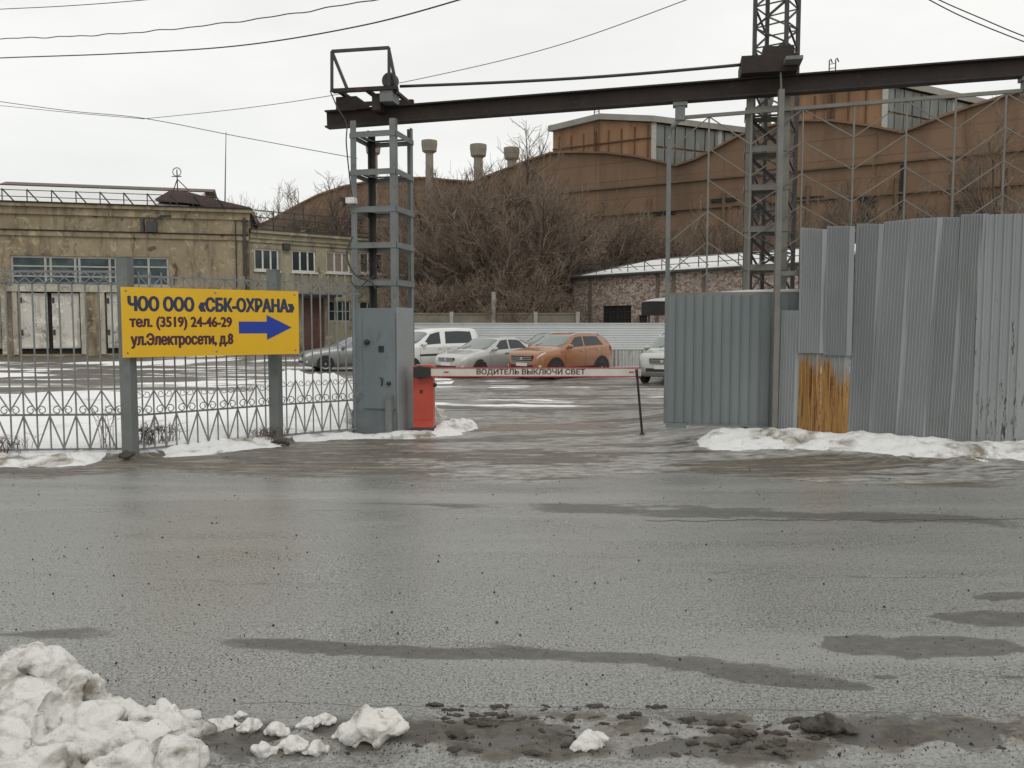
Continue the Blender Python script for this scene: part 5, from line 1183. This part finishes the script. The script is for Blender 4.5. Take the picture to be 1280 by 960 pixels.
VAN = dict(L=4.41, W=1.79, tw=.80, belt=[(0,.62),(.06,.80),(.3,.95),(1.0,1.10),(2.2,1.12),(4.3,1.14),(4.38,1.0),(4.41,.8)], top=[(0,.66),(.06,.84),(.3,1.0),(.98,1.17),(1.75,1.70),(2.2,1.80),(3.2,1.83),(4.15,1.80),(4.32,1.60),(4.38,1.15),(4.41,.84)], bot=[(0,.38),(.12,.26),(.5,.22),(3.9,.24),(4.3,.32),(4.41,.42)],
    side=[(1.25,2.28,1.80,2.28),(2.52,3.95,2.55,3.86)], ws=(1.08,1.70), hl=(.06,.62,5.3,6.8), seams=(1.25,2.40,3.6), handles=(2.2,2.62), mir=1.40, gr=(.45,.66,.80), ax=(.86,3.54), rad=.32, tww=1, strip=((1.2,4.1,4.1,4.5),))
HATCH = dict(SEDAN, L=4.25, belt=[(0,.56),(.06,.70),(.3,.80),(1.2,.94),(2.4,.97),(3.6,1.02),(4.1,1.02),(4.2,.9),(4.25,.75)], top=[(0,.60),(.06,.74),(.3,.84),(1.15,.98),(2.0,1.40),(2.5,1.46),(3.2,1.44),(3.7,1.30),(4.1,1.05),(4.2,.93),(4.25,.78)], bot=[(0,.32),(.12,.22),(.5,.17),(3.8,.19),(4.1,.27),(4.25,.40)], rw=(3.5,4.0), ax=(.86,3.40), seams=(1.45,2.5,3.3), handles=(2.3,3.15), side=[(1.48,2.46,2.08,2.46),(2.54,3.55,2.54,3.25)])
def place(px, D): p = P(px, 407, D); return (p.x, D, gz(p.x, D))
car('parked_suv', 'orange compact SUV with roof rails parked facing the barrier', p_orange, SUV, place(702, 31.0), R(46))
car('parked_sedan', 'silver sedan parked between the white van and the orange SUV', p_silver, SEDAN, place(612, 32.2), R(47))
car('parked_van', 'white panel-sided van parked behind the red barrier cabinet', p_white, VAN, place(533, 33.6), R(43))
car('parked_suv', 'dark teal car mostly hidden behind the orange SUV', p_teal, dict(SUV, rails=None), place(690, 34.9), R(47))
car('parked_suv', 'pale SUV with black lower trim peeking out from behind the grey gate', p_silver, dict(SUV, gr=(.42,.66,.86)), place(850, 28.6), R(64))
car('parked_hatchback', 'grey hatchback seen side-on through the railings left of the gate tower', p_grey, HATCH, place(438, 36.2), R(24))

# ------------------------------------------------------------------ dirty snow pile in the near corner
def lumps(name, items, voxel, disp, m, seed, rough=1.):
    bm = bmesh.new()
    rng = random.Random(seed)
    for c_, r_, sq in items:
        q_ = bmesh.ops.create_icosphere(bm, subdivisions=2, radius=1); off = Vector((rng.random()*40, rng.random()*40, rng.random()*40)); rot = Matrix.Rotation(rng.random()*6, 3, Vector((rng.random()-.5, rng.random()-.5, rng.random()-.5)))
        for v_ in q_['verts']:
            d = v_.co.copy(); k = 1 + rough*(.46*mnoise.noise(d*1.1+off) + .20*mnoise.noise(d*2.6+off)); p = rot @ (d*k); v_.co = Vector(c_) + Vector((p.x*r_, p.y*r_, p.z*r_*sq))
    me_ = bpy.data.meshes.new(name); bm.to_mesh(me_); bm.free()
    o_ = bpy.data.objects.new(name, me_); COL.objects.link(o_)
    md = o_.modifiers.new('r', 'REMESH'); md.mode = 'VOXEL'; md.voxel_size = voxel
    dg = bpy.context.evaluated_depsgraph_get(); m2 = bpy.data.meshes.new_from_object(o_.evaluated_get(dg)); bpy.data.objects.remove(o_); bpy.data.meshes.remove(me_)
    m2.update(); off = Vector((seed*3.1, seed, 0)); vs = []
    for v_ in m2.vertices:
        p = v_.co; n = v_.normal; gr_ = mnoise.noise(p*60+off)*.0022 + mnoise.noise(p*130+off)*.0012
        a = mnoise.fractal(p*5+off, 1., 2.1, 4); a2 = mnoise.noise(p*22+off); rdg = abs(mnoise.noise(p*8+off*2))
        vs.append(tuple(p + n*disp*(1.2*a + .28*a2 - 1.1*max(0, .16-rdg)*4) + n*gr_))
    b = MB(); b.v = vs; b.f = [tuple(pl_.vertices) for pl_ in m2.polygons]; bpy.data.meshes.remove(m2)
    return b.build(name, m, smooth=True)
rg_ = random.Random(5); items = []
for px, py, D, r_ in ((25,826,3.95,.10),(60,846,3.85,.12),(5,850,3.8,.15),(-40,850,3.85,.16),(100,872,3.8,.10),(40,885,3.65,.13),(85,905,3.62,.12),(-10,905,3.55,.17),(130,895,3.75,.08),(120,918,3.62,.10),(165,912,3.72,.085),(20,940,3.4,.16),(75,950,3.4,.12),(-50,940,3.4,.2),(205,932,3.66,.085),(160,945,3.5,.09),(225,948,3.55,.085),(120,965,3.4,.10),(190,970,3.45,.1),(250,965,3.55,.07),(-110,880,3.7,.22),(-120,960,3.3,.25),(60,1010,3.15,.15),(0,1010,3.1,.18),(150,1010,3.2,.12),(230,1000,3.3,.1)):
    c_ = P(px, py, D); c_.z = max(c_.z, .03); r_ *= 1.12; items.append((c_, r_, rg_.uniform(.6,.95)))
    z = c_.z - r_*.8
    while z > -.05: items.append((Vector((c_.x+rg_.uniform(-.04,.04), c_.y+rg_.uniform(-.02,.06), z)), r_*1.15, .9)); z -= r_*.9
    items.append((c_+Vector((rg_.uniform(-1,1)*r_, rg_.uniform(-1,.2)*r_, rg_.uniform(-.6,.5)*r_)), r_*rg_.uniform(.35,.6), .8))
o_ = lumps('snow_pile', items, .009, .026, m_snowpile, 3, 1.35); tag(o_, 'tall lumpy heap of dirty old snow in the near left corner of the road', 'snow pile')
def chunk(px, py, D, w, h, lab, grp, m, name, seed, cat):
    c_ = P(px, py, D); c_.z = gz(c_.x, D) + h*.32; its = [(c_, h*.62, .8)]; rr = random.Random(seed); n = max(1, int(w/h*2.5))
    for k in range(n): its.append((c_+Vector(((k+.5)/n*w-w/2, rr.uniform(-.3,.3)*h, rr.uniform(-.25,.1)*h)), h*rr.uniform(.25,.55), rr.uniform(.5,.9)))
    o = lumps(name, its, max(.005, h*.06), h*.12, m, seed, 1.1); tag(o, lab, cat, grp); return o
chunk(465, 945, 3.52, .25, .16, 'biggest loose white snow chunk at the bottom edge, right of the heap', None, m_chunk, 'snow_chunk', 31, 'snow chunk')
chunk(735, 955, 3.48, .13, .085, 'lone pale snow chunk among the mud at bottom centre', None, m_chunk, 'snow_chunk', 32, 'snow chunk')
for k, (px, py, D, w) in enumerate(((285,938,3.62,.10),(312,952,3.56,.11),(345,950,3.55,.10),(385,944,3.62,.10),(408,940,3.66,.09),(365,962,3.45,.12),(330,968,3.42,.1),(265,955,3.6,.12),(425,955,3.5,.06),(300,926,3.72,.06),(395,966,3.42,.1))):
    chunk(px, py, D, w, w*.62, 'small grubby snow chunk in the litter between the heap and the biggest chunk', 'small snow chunks by the heap', m_snowpile if k % 3 == 0 else m_chunk, 'snow_chunk', 40+k, 'snow chunk')
chunk(1035, 942, 3.62, .20, .10, 'largest jagged clod of frozen mud at the bottom edge right of centre', None, m_mudclod, 'mud_clod', 61, 'mud clod')
chunk(575, 948, 3.52, .11, .045, 'long pale flat clod lying alone just right of the big snow chunk', None, m_mudclod, 'mud_clod', 62, 'mud clod')
rr = random.Random(9); base_clods = [chunk(900+k*6, 948, 3.56, .07+.02*(k % 3), .035, 'dark clod of frozen mud scattered along the near road edge', 'mud clods along the near road edge', m_mudclod, 'mud_clod', 70+k, 'mud clod') for k in range(6)]
for k in range(210):
    px = rr.choice((rr.gauss(930, 45), rr.gauss(900, 90), rr.uniform(250, 1290), rr.gauss(610, 60), rr.gauss(720, 40))); D = rr.uniform(3.38, 3.88) if px < 820 else rr.uniform(3.4, 3.72)
    p = P(px, 940, D); c_ = copy_tree(base_clods[k % 6]); c_.location = (p.x, D, gz(p.x, D)-.008); s_ = rr.uniform(.12, .85)**1.3; c_.scale = (s_*rr.uniform(.8,1.4), s_, s_*rr.uniform(.6,1.0)); c_.rotation_euler = (0, 0, rr.uniform(-.5,.5)+ (3.14 if rr.random() < .5 else 0))
# grit on the road: nobody could count it
b = MB(); rg2 = np.random.default_rng(4)
for k in range(5200):
    D = 3.4 + 8*rg2.random()**1.7; x_ = rg2.uniform(-.68, .68)*D; s_ = rg2.uniform(.0022, .0055)*(1 + 1.3*(rg2.random() < .04)); z_ = 0.0
    p = Vector((x_, D, z_)); a = rg2.uniform(0, 6.28); ux, uy = Vector((math.cos(a), math.sin(a), 0))*s_, Vector((-math.sin(a), math.cos(a), 0))*s_*rg2.uniform(.5, 1)
    o_ = len(b.v); b.v += [tuple(p+v_) for v_ in (ux-up*.003, uy-up*.003, -ux-up*.003, -uy-up*.003, ux*.5+up*s_, uy*.5+up*s_*.8, -ux*.5+up*s_*.9, -uy*.5+up*s_)]
    b.f += [(o_+4,o_+5,o_+6,o_+7)] + [(o_+i, o_+(i+1) % 4, o_+4+(i+1) % 4, o_+4+i) for i in range(4)]
va = np.array(b.v); hz = height(va[:,0], va[:,1]); b.v = [(x_, y_, z_+h_) for (x_, y_, z_), h_ in zip(b.v, hz)]
tag(b.build('road_grit', m_grit, fix=False), 'fine dark grit scattered over the wet road', 'grit', kind='stuff')
# dark clods and a stone on the snow banks, weeds at the posts
for k, (px, py, D, s_, lab) in enumerate(((1141,553,11.4,.9,'small black clod lying on the right-hand snow bank'), (1183,556,11.2,1.3,'long dark clod on the right-hand snow bank beside the small black one'), (938,541,12.6,1.6,'dark debris lying on the snow at the foot of the guide post'), (158,572,11.1,2.6,'dark soil heap at the foot of the left sign post'), (285,566,12.1,1.6,'dark earth clod in the snow strip between the sign posts'), (350,555,12.5,2.4,'dark soil heap at the foot of the right sign post'))):
    p = P(px, py, D); c_ = copy_tree(base_clods[k]); c_.location = (p.x, D, max(p.z-.03, gz(p.x, D)-.02)); c_.scale = (s_, s_, s_*1.3); c_['label'] = lab; del c_['group']
def weed(px, D, n, hgt, rad, lab, seed):
    r2 = np.random.default_rng(seed); c_ = P(px, 560, D); z0 = gz(c_.x, D); b = MB()
    for k in range(n):
        p = Vector((c_.x+r2.normal(0, rad*.5), D+r2.normal(0, rad*.4), z0)); a = r2.uniform(0, 6.28); l_ = r2.uniform(.1, .7); h_ = hgt*r2.uniform(.5, 1)
        pts = [p, p+Vector((math.cos(a)*l_*h_*.4, math.sin(a)*l_*h_*.4, h_*.6)), p+Vector((math.cos(a)*l_*h_, math.sin(a)*l_*h_, h_))]; b.tube(pts, [.005,.004,.002], 3, False)
        for j in range(4):
            q_ = pts[1]+(pts[2]-pts[1])*r2.random(); b.tube([q_, q_+Vector((r2.normal(0,.05), r2.normal(0,.05), r2.uniform(-.01,.07)))], [.003,.002], 3, False)
    tag(b.build('dry_weed', m_weed, fix=False), lab, 'weed')
weed(186, 11.75, 60, .30, .22, 'reddish dry weed clump just right of the left sign post', 1)
weed(212, 12.0, 24, .26, .16, 'sparse dry weed stalks under the middle of the sign', 2)
weed(132, 11.35, 10, .75, .12, 'tall thin dead stalks at the railing just left of the left sign post', 3)
weed(8, 11.2, 30, .28, .2, 'dry brown weeds at the railing foot by the left edge', 4)
weed(335, 12.75, 40, .22, .22, 'dry brown weeds beside the right sign post', 5)
